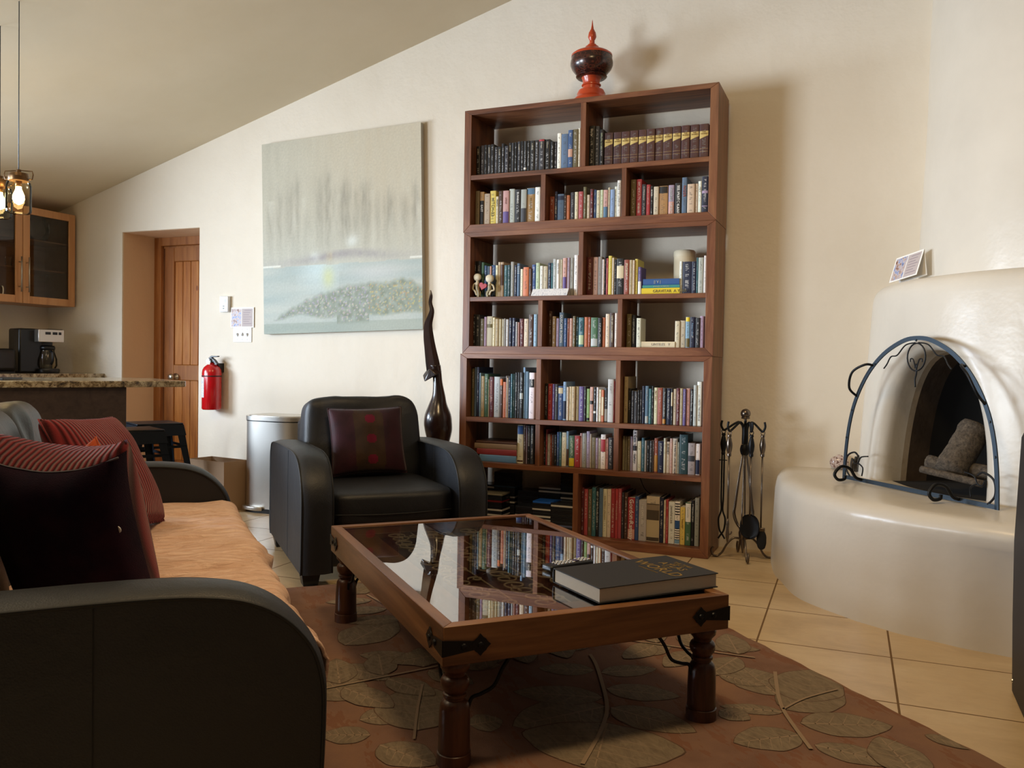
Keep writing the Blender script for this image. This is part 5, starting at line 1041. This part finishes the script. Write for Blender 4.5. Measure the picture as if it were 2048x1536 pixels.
W['leaf'] = mat('taupe_leaf_pile', '#8c7a62', 1, spec=.05); g = N(W['leaf']); v = g.coord('Object'); n = g.noise(g.coord('Object', (9, 3, 1)), 4, 5, .7, 1.5); g.base(g.ramp(n, [(.3, '#6e6152'), (.5, '#7e705f'), (.72, '#8d7e6b')])); g.bump(g.noise(v, 300, 2), .5, .003)
W['vein'] = mat('light_vein_pile', '#95816d', 1, spec=.05); W['edge'] = mat('dark_outline_pile', '#5f4a3e', 1, spec=.05)
RZ = .011
bm = B(); nxr = 40
ys0 = far-3.0
pts = [(rx0+(rx1-rx0)*i/nxr, far+.003*sin(i*2.2)) for i in range(nxr+1)]+[(rx1+.004*sin(i*1.7), far-(far-ys0)*i/60) for i in range(1, 61)]+[(rx0+(rx1-rx0)*(1-i/nxr), ys0) for i in range(1, nxr+1)]+[(rx0+.004*sin(i*1.9), ys0+(far-ys0)*i/60) for i in range(1, 60)]
prism(bm, pts, .0004, RZ, 2); fin('pile_base', bm, 'rug', ru)
lb = B(); vb = B(); eb = B()
def inside(p): return rx0+.01 < p.x < rx1-.01 and ys0+.01 < p.y < far-.01
def leaf(b, tip, wr, k=0):
    d = tip-b; L = d.length; u = d/L; n = Vector((-u.y, u.x, 0)); NN = 16
    def ol(sc_, zz):
        P = []
        for s in (1, -1):
            rg = range(NN+1) if s == 1 else range(NN-1, 0, -1)
            for i in rg:
                t = i/NN; w = wr*L*(sin(pi*t**.85)**.75)*(1+.03*sin(t*17+k)); q = b+u*(L*(.5+(t-.5)*sc_))+n*(s*w*sc_); q.x = max(rx0+.008, min(rx1-.008, q.x)); q.y = max(ys0+.008, min(far-.008, q.y)); P.append((q.x, q.y, zz))
        return P
    if not inside(b+u*L*.5): return
    A = ol(1.022, RZ+.00098+.00003*k); eb.faces.new([eb.verts.new(p) for p in A]); A = ol(1, RZ+.001+.00003*k); lb.faces.new([lb.verts.new(p) for p in A])
    zv = RZ+.001+.00003*k+.000012
    def ln(p, q, w): 
        dd = (q-p); 
        if dd.length < 1e-4 or not inside(p) or not inside(q): return
        m = Vector((-dd.y, dd.x, 0)).normalized()*w/2; vb.faces.new([vb.verts.new((c.x, c.y, zv)) for c in (p-m, q-m*.4, q+m*.4, p+m)])
    ln(b, b+u*L*.93, .007)
    for i in range(1, 6):
        t = i/6.5
        for s in (1, -1): w = wr*L*(sin(pi*t**.85)**.75); ln(b+u*L*t, b+u*(L*(t+.14))+n*(s*w*.8), .0028)
def stem(P, w=.012):
    P = smoothpts(P, 5)
    for p, q in zip(P, P[1:]):
        if inside(p) and inside(q):
            m = Vector((-(q-p).y, (q-p).x, 0)).normalized()*w/2; vb.faces.new([vb.verts.new((c.x, c.y, RZ+.0045)) for c in (p-m, q-m, q+m, p+m)])
F_ = lambda x, y: rr_(at(x, y, 2, .012))
kk = 0
for b, tpx, w in (((1212, 1412), (1026, 1452), .30), ((1205, 1395), (1027, 1383), .22), ((1188, 1340), (1077, 1336), .25), ((1203, 1345), (1313, 1337), .22), ((1213, 1377), (1360, 1393), .24), ((1222, 1415), (1392, 1464), .24), ((1214, 1446), (1188, 1540), .62),
                ((1557, 1391), (1480, 1333), .3), ((1568, 1418), (1678, 1376), .27), ((1602, 1446), (1784, 1452), .27), ((1566, 1424), (1440, 1412), .17), ((1600, 1470), (1468, 1485), .30), ((1630, 1490), (1800, 1530), .22), ((1590, 1400), (1640, 1340), .3),
                ((700, 1400), (640, 1250+100), .33), ((720, 1440), (830, 1420), .3), ((740, 1470), (640, 1470), .33), ((760, 1490), (870, 1530), .3), ((835, 1460), (840, 1370), .32), ((940, 1450), (1005, 1440), .5), ((690, 1290), (790, 1240), .26), ((720, 1310), (830, 1312), .2), ((680, 1330), (780, 1360), .22), ((1260, 1305), (1340, 1290), .3), ((1350, 1320), (1455, 1325), .26), ((1400, 1290), (1520, 1300), .2), ((1440, 1350), (1530, 1372), .24), ((1850, 1470), (1960, 1500), .2), ((1440, 1420), (1500, 1440), .4), ((1090, 1300), (1200, 1280), .2), ((1000, 1330), (900, 1330), .25)):
    kk += 1; leaf(F_(*b), F_(*tpx), w*1.2, kk)
stem([F_(1165, 1530), F_(1203, 1460), F_(1214, 1415), F_(1205, 1370), F_(1192, 1330), F_(1180, 1310)]); stem([F_(1622, 1500), F_(1585, 1450), F_(1566, 1420), F_(1556, 1390), F_(1550, 1345)]); stem([F_(1566, 1420), F_(1610, 1398), F_(1675, 1380)], .008); stem([F_(828, 1480), F_(835, 1420), F_(845, 1370)], .008)
# far and near parts of the pattern
rnd = random.Random(12)
for (cx, cy, an) in ((.35, .95, .4), (-.35, 1.1, 1.8), (.6, .25, 2.4), (-.55, .35, .2), (.0, .55, 3.3), (.5, -1.0, 1.2), (-.3, -1.2, 2.0), (.1, 1.4, 2.5)):
    c0 = Vector((cx, cy, 0)); d = Vector((cos(an), sin(an), 0)); n = Vector((-d.y, d.x, 0)); stem([c0-d*.2, c0, c0+d*.25], .01)
    for i in range(3):
        for s in (1, -1): kk += 1; q = c0+d*(-.14+.15*i); leaf(q+n*s*.02, q+n*s*(.24-.02*i)+d*.07, .27, kk)
    kk += 1; leaf(c0+d*.27, c0+d*.5, .33, kk)
for nm, b_, m in (('leaf_outline', eb, 'edge'), ('leaf_pattern', lb, 'leaf'), ('leaf_veins', vb, 'vein')):
    o = fin(nm, b_, m, ru)

# ------------------------------------------------------------------ dark panel at the right edge
W['ink2'] = mat('blue_black_shell', '#0b0d16', .55)
tv = thing('black_cabinet', 'tall black upright cabinet edge with silver pin at the right picture edge', 'cabinet', (.620, 2.86, 0))
bm = B(); prism(bm, [(-.165, 0.0), (-.17, .25), (-.172, .5), (-.160, .84), (-.150, .865), (.16, .865), (.16, 0)], -.31, .31, 1); fin('casing', bm, 'ink2' if 'ink2' in W else 'black', tv, bevel=.008, seg=3)
bm = B(); lathe(bm, [(.007, 0), (.006, .003), (.0001, .004)], 12, T=Matrix.Translation((-.1665, .285, .045)) @ Matrix.Rotation(-pi/2, 4, 'Y')); fin('pin', bm, 'nickel', tv)

# ------------------------------------------------------------------ fireplace tools
yv = 4.76; zz0 = 0
T0 = at(1486, 1060, 1, yv); tx = T0[0]; st_ = thing('tool_stand', 'pewter fireplace tool stand with ball finial and four curled feet', 'tool stand', (tx, yv, 0)); zf = lambda y: at(1486, y, 1, yv)[2]; Sx = lambda p: p/1679*4.63/.985
z1_, z2_, z3_, z4_ = zf(828), zf(893), zf(908), zf(1052)
bm = B(); zc_ = zf(827); lathe(bm, [(.006, zf(845)), (.008, zc_-.030), (.022, zc_-.028), (.0245, zc_-.024), (.022, zc_-.020)]+[(.027*cos(t), zc_+.027*sin(t)) for t in [radians(-45+135*i/12) for i in range(13)]], 28); fin('ball_finial', bm, 'pewter', st_, 'auto')
bm = B(); lathe(bm, [(.017, zf(850)), (.018, zf(888))], 20); lathe(bm, [(.02, zf(889)), (.022, zf(891)), (.026, zf(896)), (.027, zf(900)), (.024, zf(905)), (.02, zf(909))], 24); lathe(bm, [(.008, zf(850)), (.007, zf(836))], 12); fin('hub', bm, 'iron', st_, 'auto')
for k in range(6):
    a = pi/6+k*pi/3; bm = B(); tube(bm, smoothpts([(.012*cos(a), .012*sin(a), zf(908)), (.03*cos(a), .03*sin(a), zf(950)), (.052*cos(a), .052*sin(a), zf(1010)), (.058*cos(a), .058*sin(a), zf(1030)), (.035*cos(a), .035*sin(a), zf(1050)), (.012*cos(a), .012*sin(a), zf(1058))], 5), .0042, 6); fin('cage_bar', bm, 'pewter', st_, True)
bm = B(); lathe(bm, [(.016, zf(1078)), (.022, zf(1074)), (.024, zf(1066)), (.02, zf(1060)), (.024, zf(1057)), (.014, zf(1054))], 20); lathe(bm, [(.004, zf(1106)), (.012, zf(1090)), (.014, zf(1078))], 14); fin('lower_collar', bm, 'pewter', st_, 'auto')
for k in range(4):
    a = radians(-72+90*k); c, s = cos(a), sin(a); bm = B(); zl_ = zf(1078)
    tube(bm, smoothpts([(.008*c, .008*s, zl_), (.05*c, .05*s, zl_+.004), (.085*c, .085*s, zl_-.03), (.11*c, .11*s, .03), (.135*c, .135*s, .008), (.16*c, .16*s, .012), (.17*c, .17*s, .04), (.158*c, .158*s, .058)], 5), .0058, 8); fin('curled_foot', bm, 'pewter', st_, True)
hooks = []
for k, (pxh, ang_) in enumerate(((1445, 190), (1464, 232), (1506, -52+0), (1527, -12))):
    a = radians(ang_); c, s = cos(a), sin(a); R1 = abs((at(pxh, 860, 1, yv)[0]-tx)/max(.3, abs(c))); R1 = min(R1, .115)
    bm = B(); tube(bm, smoothpts([(.012*c, .012*s, zf(880)), (.013*c, .013*s, zf(855)), (.03*c, .03*s, zf(845)), (.05*c, .05*s, zf(846)), (R1*.85*c, R1*.85*s, zf(858)), (R1*c, R1*s, zf(861)), (R1*1.12*c, R1*1.12*s, zf(852)), (R1*1.08*c, R1*1.08*s, zf(842))], 5), .0062, 8); fin('hook_arm', bm, 'iron', st_, True); hooks.append((R1*c, R1*s))
def tool(name, label, hk, zb_, dark=False):
    t = thing(name, label, 'fireplace tool', (tx+hk[0], yv+hk[1], zb_), 0, 'tools hanging on the fireplace stand'); zt_ = zf(861)-zb_
    m = 'iron' if dark else 'pewter'
    bm = B(); tube(bm, [Vector((.010*cos(a), 0, zt_-.007+.012*sin(a))) for a in [2*pi*i/16 for i in range(16)]], .0022, 6, True); fin('hanging_ring', bm, m, t, True)
    h0 = zt_-.018; bm = B(); lathe(bm, [(.0095, h0), (.011, h0-.003), (.011, h0-.012), (.008, h0-.014), (.011, h0-.022), (.0165, h0-.05), (.017, h0-.062), (.0145, h0-.085), (.010, h0-.102), (.0115, h0-.105), (.0115, h0-.118), (.006, h0-.121)][::-1], 18); fin('handle', bm, m, t, 'auto')
    return t, h0-.12
t, h = tool('fire_tongs', 'dark fire tongs hanging leftmost on the tool stand', hooks[0], .10, True)
for s in (-1, 1): bm = B(); tube(bm, smoothpts([(s*.006, 0, h), (s*.006, 0, .24), (s*.004, 0, .16), (s*.018, 0, .11), (s*.012, 0, .05), (-s*.006, 0, .02), (-s*.018, 0, .0)], 6), .0048, 6); fin('tong_arm', bm, 'iron', t, True)
bm = B(); tube(bm, [(-.022, 0, h-.03), (.022, 0, h-.03)], .003, 6); fin('hinge_pin', bm, 'iron', t, True)
t, h = tool('fire_poker', 'pewter poker with spiked tip hanging second from left on the stand', hooks[1], .09)
bm = B(); tube(bm, [(0, 0, h), (0, 0, .13)], .005, 8); lathe(bm, [(.001, .0), (.008, .03), (.010, .05), (.007, .08), (.009, .11), (.005, .14)], 12); tube(bm, smoothpts([(0, 0, .05), (.018, 0, .055), (.022, 0, .07)], 4), [.004]*8+[.001], 6); fin('shaft', bm, 'pewter', t, True)
t, h = tool('ash_shovel', 'dark ash shovel with round pan hanging third on the stand', hooks[2], .095, True)
bm = B(); tube(bm, [(0, 0, h), (0, 0, .15)], .005, 8); fin('shaft', bm, 'pewter', t, True)
bm = B(); grid(bm, lambda u, v: Vector((.052*(2*u-1)*max(0, 1-abs(2*v-1)**2.4)**.5, .015*(1-(2*u-1)**2)+.004, .02+.14*v)), 14, 16); o = fin('pan', bm, 'iron', t, True); s_ = o.modifiers.new('s', 'SOLIDIFY'); s_.thickness = .002
t, h = tool('hearth_brush', 'hearth brush with pale collar and black bristles hanging rightmost', hooks[3], .055)
bm = B(); tube(bm, [(0, 0, h), (0, 0, .12)], .0045, 8); fin('shaft', bm, 'pewter', t, True)
bm = B(); box(bm, -.02, .022, -.008, .008, .105, .125); fin('collar', bm, 'pewter', t, bevel=.003)
W['bristle'] = mat('bristles', '#141414', .95); bm = B(); sbox(bm, (.005, 0, .058), (.052, .03, .105), .8, 14, fn=lambda v: v*(1+.06*noise.noise(v*9))); fin('bristles', bm, 'bristle', t, True)

# ------------------------------------------------------------------ kitchen: wall cabinet
CXF = -6.05; zc0, zc1 = 1.462, 2.216
wc2 = thing('wall_cabinet', 'maple kitchen wall cabinet with dark glass doors in the left corner', 'cabinet', (-6.225, 4.05, zc0)); HC = zc1-zc0
ya, yb_ = -.52, .925
bm = B(); tk = .018
box(bm, -.17, .15, ya, yb_, 0, tk); box(bm, -.17, .15, ya, yb_, HC-tk, HC); box(bm, -.17, .15, ya, ya+tk, tk, HC-tk); box(bm, -.17, .15, yb_-tk, yb_, tk, HC-tk); box(bm, -.17, -.16, ya+tk, yb_-tk, tk, HC-tk); fin('carcass', bm, 'maplex', wc2)
flatmat('cabin', '#4a3a30'); 
for zz_ in (.27, .50): bm = B(); box(bm, -.155, .13, ya+tk, yb_-tk, zz_, zz_+.012); fin('inner_shelf', bm, 'maplex', wc2)
for d0, d1, hs in ((.462, .925, 0), (-.002, .458, 1), (-.465, -.006, 0)):
    dr = bpy.data.objects.new('cabinet_door', None); COL.objects.link(dr); dr.parent = wc2; dr.location = (.152, d0, 0)
    w = d1-d0; f = .058; bm = B(); T_ = .02
    box(bm, 0, T_, 0, f, 0, HC); box(bm, 0, T_, w-f, w, 0, HC); box(bm, 0, T_, f, w-f, 0, f); box(bm, 0, T_, f, w-f, HC-f, HC); fin('door_frame', bm, 'maple', dr, bevel=.003)
    bm = B(); box(bm, .006, .010, f, w-f, f, HC-f); fin('door_glass', bm, 'cabglass', dr)
    yh = .03 if hs == 0 else w-.03; bm = B(); tube(bm, [(T_+.03, yh, .085), (T_+.03, yh, .355)], .006, 10)
    for z in (.125, .315): tube(bm, [(T_, yh, z), (T_+.03, yh, z)], .0045, 8)
    fin('handle', bm, 'nickel', dr, True)
W['clear'] = glassy('clear_glassware', (.95, .97, .97, 1), .02, 1.6, .05)
def glassware(name, label, x, y, z, s, prof, m='clear', handle=False, grp=None):
    t = thing(name, label, 'glassware', (x, y, z), 0, grp); bm = B(); lathe(bm, [(r*s, h*s) for r, h in prof], 20, cap=False); fin('body', bm, m, t, True)
    if handle: bm = B(); tube(bm, smoothpts([(prof[1][0]*s, 0, .12*s), (.11*s, 0, .12*s), (.12*s, 0, .07*s), (.1*s, 0, .03*s), (prof[1][0]*s*.95, 0, .03*s)], 5), .006*s, 6); fin('handle', bm, m, t, True)
glassware('glass_pitcher', 'round clear glass pitcher on the top shelf behind the right cabinet door', -6.2, 4.74, zc0+.513, 1.15, [(.04, 0), (.075, .03), (.085, .08), (.07, .13), (.055, .16), (.06, .18)], handle=True)
flatmat('mug', '#cfc2ac', .4); glassware('mug', 'pale stoneware mug on the lower shelf of the wall cabinet', -6.15, 4.35, zc0+.0185, .8, [(.035, 0), (.045, .01), (.045, .1), (.04, .1), (.04, .015)], 'mug', True)
glassware('drinking_glass', 'small tumbler standing near the door edge inside the wall cabinet', -6.12, 4.44, zc0+.283, .8, [(.03, 0), (.036, .09)], grp='tumblers in the wall cabinet')
flatmat('bluebowl', '#8fa0b5', .3); glassware('bowl', 'pale blue bowl on the top shelf of the wall cabinet', -6.2, 4.28, zc0+.513, 1, [(.03, 0), (.07, .03), (.09, .07), (.085, .07)], 'bluebowl')
# counters
bm = B(); box(bm, XL+.002, -5.74, 1.0, YB-.002, .885, .92); bk_ = fin('worktop', bm, 'granite', None, bevel=.004); tag(bk_, 'granite worktop along the kitchen wall under the coffee maker', 'worktop')
bc = thing('base_cabinet', 'dark base cabinets beneath the kitchen wall worktop', 'cabinet', (-6.08, 3.0, 0)); bm = B(); box(bm, -.318, .3, -2, 1.996, .1, .884); box(bm, -.318, .24, -2, 1.996, 0.0005, .1); fin('carcass', bm, 'espresso', bc)
P1c, P2c = Vector((-4.125, 2.948, 0)), Vector((-3.686, 3.80, 0)); e1 = (P2c-P1c).normalized(); e2 = Vector((-e1.y, e1.x, 0)); A0 = P1c-e1*.75; A1 = P2c
pi_ = thing('kitchen_peninsula', 'kitchen peninsula with dark laminate panel and granite bar top', 'kitchen counter', (A0+A1)/2)
ctr = (A0+A1)/2; 
def PP(s, d, z): v = A0+e1*s+e2*d-ctr; return (v.x, v.y)
Lp = (A1-A0).length; far_ = .86
bm = B(); prism(bm, [PP(0, 0, 0), PP(Lp-.05, 0, 0), PP(Lp-.015, .012, 0), PP(Lp, .05, 0), PP(Lp, far_-.08, 0), PP(Lp-.08, far_, 0), PP(0, far_, 0)], .885, .92, 2); fin('granite_top', bm, 'granite', pi_, bevel=.005)
# where the base panel ends
pe_ = at(253, 800, 2, .85); sE = (Vector((pe_[0], pe_[1], 0))-A0); 
# solve on the panel plane 2 cm behind the edge
n2 = e2; d_ = f_+r_*((253-1024)/FPX)-u_*((800-768)/FPX); tt_ = ((A0+e2*.03)-EYE).dot(n2)/(d_.dot(n2)); hit = EYE+d_*tt_; sB = (hit-A0).dot(e1)
bm = B(); prism(bm, [PP(0, .03, 0), PP(sB, .03, 0), PP(sB, far_-.2, 0), PP(0, far_-.2, 0)], .0005, .8845, 2); fin('base_panel', bm, 'espresso', pi_, bevel=.003)
# cooktop edge
q = at(12, 758, 2, .925); ck = thing('cooktop_edge', 'thin black cooktop edge lying on the bar top at the left picture edge', 'board', (q[0]-.12, q[1]-.02, .9205), YAW); bm = B(); box(bm, -.12, .14, -.09, .09, 0, .012); fin('slab', bm, 'black', ck, bevel=.003)
# coffee maker
cm = thing('coffee_maker', 'black drip coffee maker with steel control panel on the far worktop', 'coffee maker', (-6.02, 4.58, .9205), radians(-14)); 
# local +x towards the room
Hc = .345
bm = B(); prism(bm, [(-.14, -.13), (.05, -.13), (.05, .05), (-.14, .05)], 0, Hc, 2, T=Matrix.Rotation(0, 4, 'Z')); fin('tank', bm, 'black', cm, bevel=.015, seg=3)
bm = B(); box(bm, -.10, .12, .05, .17, Hc*.72, Hc); box(bm, -.14, -.06, .05, .17, 0, Hc*.72); fin('brew_head', bm, 'black', cm, bevel=.008)
bm = B(); box(bm, .051, .125, -.02, .172, Hc*.70, Hc*.985); fin('control_housing', bm, 'steel', cm, bevel=.004)
bm = B(); box(bm, .1255, .127, .03, .07, Hc*.87, Hc*.93); box(bm, .1255, .127, .085, .12, Hc*.87, Hc*.93); box(bm, .1255, .127, .13, .15, Hc*.87, Hc*.93); fin('display', bm, 'black', cm)
bm = B(); lathe(bm, [(.01, 0), (.085, 0), (.09, .02), (.085, .035), (.01, .035)], 28, (.045, .08, 0)); box(bm, -.06, .05, .02, .15, 0, .034); fin('warming_plate', bm, 'black', cm, 'auto')
bm = B(); lathe(bm, [(.06, .037), (.072, .06), (.070, .11), (.052, .165), (.05, .18)], 28, (.045, .08, 0), cap=False); fin('carafe', bm, 'jar', cm, True)
bm = B(); lathe(bm, [(.054, .18), (.056, .2), (.05, .215), (.001, .22)], 24, (.045, .08, 0)); tube(bm, smoothpts([(.10, .08, .17), (.135, .08, .16), (.14, .08, .10), (.115, .08, .07)], 5), .009, 8); fin('carafe_lid_handle', bm, 'black', cm, True)
to = thing('toaster', 'black toaster left of the coffee maker, cut by the picture edge', 'toaster', (-6.05, 4.24, .9205)); bm = B(); box(bm, -.09, .1, -.16, .15, .01, .185); fin('shell', bm, 'black', to, bevel=.03, seg=4); bm = B(); box(bm, -.08, .09, -.15, .14, 0, .012); fin('base', bm, 'blackm', to); bm = B(); box(bm, -.04, -.01, -.12, .11, .180, .1855); box(bm, .02, .05, -.12, .11, .180, .1855); fin('slots', bm, 'blackm', to)
# ------------------------------------------------------------------ bar stools
def stool():
    t = thing('bar_stool', '', 'stool', (0, 0, 0), 0, 'metal stools at the bar'); H = .61; a = .152; b = .235
    bm = B(); prism(bm, [(x*a, y*a) for x, y in ((-1, -1), (1, -1), (1, 1), (-1, 1))], H-.012, H, 2); fin('seat', bm, 'gun', t, bevel=.006, seg=3)
    sk = [(((-1, -1), (1, -1))), (((1, -1), (1, 1))), (((1, 1), (-1, 1))), (((-1, 1), (-1, -1)))]
    bm = B()
    for p, q in sk:
        vs = [Vector((p[0]*a*.99, p[1]*a*.99, H-.012)), Vector((q[0]*a*.99, q[1]*a*.99, H-.012)), Vector((q[0]*(a+.012), q[1]*(a+.012), H-.085)), Vector((p[0]*(a+.012), p[1]*(a+.012), H-.085))]; f = [bm.verts.new(v) for v in vs]; bm.faces.new(f)
    o = fin('skirt', bm, 'gun', t); s_ = o.modifiers.new('s', 'SOLIDIFY'); s_.thickness = .003
    for sx, sy in ((-1, -1), (1, -1), (1, 1), (-1, 1)):
        bm = B(); V = []
        for k, (r, z) in enumerate(((a-.001, H-.014), (b, .0008))):
            w = .052 if k == 0 else .026; x, y = sx*r, sy*r
            V.append([bm.verts.new((x, y, z)), bm.verts.new((x-sx*w, y, z)), bm.verts.new((x-sx*w, y-sy*.004, z)), bm.verts.new((x-sx*.004, y-sy*.004, z)), bm.verts.new((x-sx*.004, y-sy*w, z)), bm.verts.new((x, y-sy*w, z))])
        bm.faces.new(V[0]); bm.faces.new(V[1][::-1])
        for i in range(6): bm.faces.new((V[0][i], V[0][(i+1) % 6], V[1][(i+1) % 6], V[1][i]))
        fin('leg', bm, 'gun', t)
    k = (H-.16)/H; rr2 = b+(a-b)*k-.004; k2 = .3; r3 = b+(a-b)*k2-.004
    for p, q in sk:
        bm = B(); tube(bm, [(p[0]*rr2, p[1]*rr2, H-.16), (q[0]*rr2, q[1]*rr2, H-.16)], 0, flat=(.004, .018)); fin('upper_brace', bm, 'gun', t); bm = B(); tube(bm, [(p[0]*r3, p[1]*r3, H*k2), (q[0]*r3, q[1]*r3, H*k2)], 0, flat=(.004, .02)); fin('foot_rail', bm, 'gun', t)
    return t
s1 = stool(); rv = Vector((cos(YAW), sin(YAW), 0)); fv = Vector((-sin(YAW), cos(YAW), 0))
EA = atan2(e1.y, e1.x); rv = e1; fv = e2
c1 = Vector((-4.02, 3.95, 0))-rv*.152+fv*.152; s1.location = c1; s1.rotation_euler = (0, 0, EA); s1['label'] = 'dark metal bar stool nearer to the sofa, under the bar top'
s2 = s1.copy(); COL.objects.link(s2)
for ch in list(s1.children):
    c = ch.copy(); COL.objects.link(c); c.parent = s2
c2 = Vector((-4.33, 4.42, 0))-rv*.152+fv*.152; s2.location = c2; s2['label'] = 'dark metal bar stool farther back, in front of the pine door'
# ------------------------------------------------------------------ pendant jar lamps
def pendant(x, y, label):
    zb_ = 1.785; zt_ = cz(x); t = thing('pendant_lamp', label, 'pendant lamp', (x, y, zb_), 0, 'jar pendants over the bar')
    bm = B(); lathe(bm, [(.001, .003), (.05, .001), (.058, .006), (.06, .02), (.06, .14), (.056, .158), (.046, .168), (.046, .178)], 32, cap=False); fin('glass_jar', bm, 'jar', t, True)
    W['bronze'] = W.get('bronze') or mat('bronze_lid', '#6d5236', .35, .8)
    bm = B(); lathe(bm, [(.047, .166), (.0485, .168), (.0485, .19), (.0485, .192), (.044, .2), (.044, .206), (.012, .207), (.012, .225), (.001, .226)], 28); fin('lid', bm, 'bronze', t, 'auto')
    bm = B(); P = [(-.049, 0, .176), (-.07, 0, .176), (-.075, 0, .20), (-.07, 0, .217), (0, 0, .222), (.07, 0, .217), (.075, 0, .2), (.07, 0, .176), (.049, 0, .176)]
    T = Matrix.Rotation(YAW, 4, 'Z'); tube(bm, [T @ Vector(p) for p in P], .003, 6); fin('bail_handle', bm, 'bronze', t, True)
    bm = B(); tube(bm, [(0, 0, .224), (0, 0, zt_-zb_-.001)], .0022, 6); fin('cord', bm, 'ironb', t, True)
    bm = B(); lathe(bm, [(.001, .045), (.02, .055), (.028, .075), (.026, .095), (.014, .125), (.013, .14)], 20); fin('bulb', bm, 'bulb', t, True)
    bm = B(); lathe(bm, [(.015, .138), (.016, .168)], 16); fin('socket', bm, 'bronze', t, True)
    ld = bpy.data.lights.new('pendant_light', 'POINT'); ld.energy = PEND; ld.color = (1, .72, .38); ld.shadow_soft_size = .03; lo = bpy.data.objects.new('pendant_light', ld); COL.objects.link(lo); lo.parent = t; lo.location = (0, 0, .085)
PEND = 15
pendant(-4.06, 3.0, 'glass jar pendant lamp nearest to the bar end, second from left edge')
pendant(-4.30, 3.07, 'glass jar pendant lamp cut by the left picture edge')

# ------------------------------------------------------------------ light
w = bpy.data.worlds.new('world'); sc.world = w; w.use_nodes = True; bgn = w.node_tree.nodes['Background']; bgn.inputs[0].default_value = (.75, .85, 1, 1); bgn.inputs[1].default_value = .6
def area(name, loc, target, sx, sy, power, col, spread=180):
    l = bpy.data.lights.new(name, 'AREA'); l.shape = 'RECTANGLE'; l.size = sx; l.size_y = sy; l.energy = power; l.color = col; l.spread = radians(spread); o = bpy.data.objects.new(name, l); COL.objects.link(o)
    o.location = loc; o.rotation_euler = (Vector(target)-Vector(loc)).to_track_quat('-Z', 'Y').to_euler(); return o
area('patio_daylight', (XL-.02, -.95, 1.0), (-1.5, 2.6, .4), 2.0, 1.8, 215, (.80, .90, 1), 112)
area('kitchen_daylight', (XL-.02, 2.5, 1.5), (-3, 4.0, .7), 1.3, .9, 102, (.70, .83, 1), 120)
area('ceiling_lamp_warm', (-.7, 2.0, 3.5), (-.5, 2.8, 0), .6, .6, 42, (1, .70, .36), 160)
area('ceiling_lamp_kitchen', (-3.2, 1.2, 2.95), (-3.2, 1.6, 0), .5, .5, 14, (1, .78, .50), 170)
vs_ = sc.view_settings; vs_.view_transform = 'Standard'; vs_.look = 'None'; vs_.exposure = -0.12; vs_.gamma = 1
try: vs_.use_curve_mapping = False
except Exception: pass
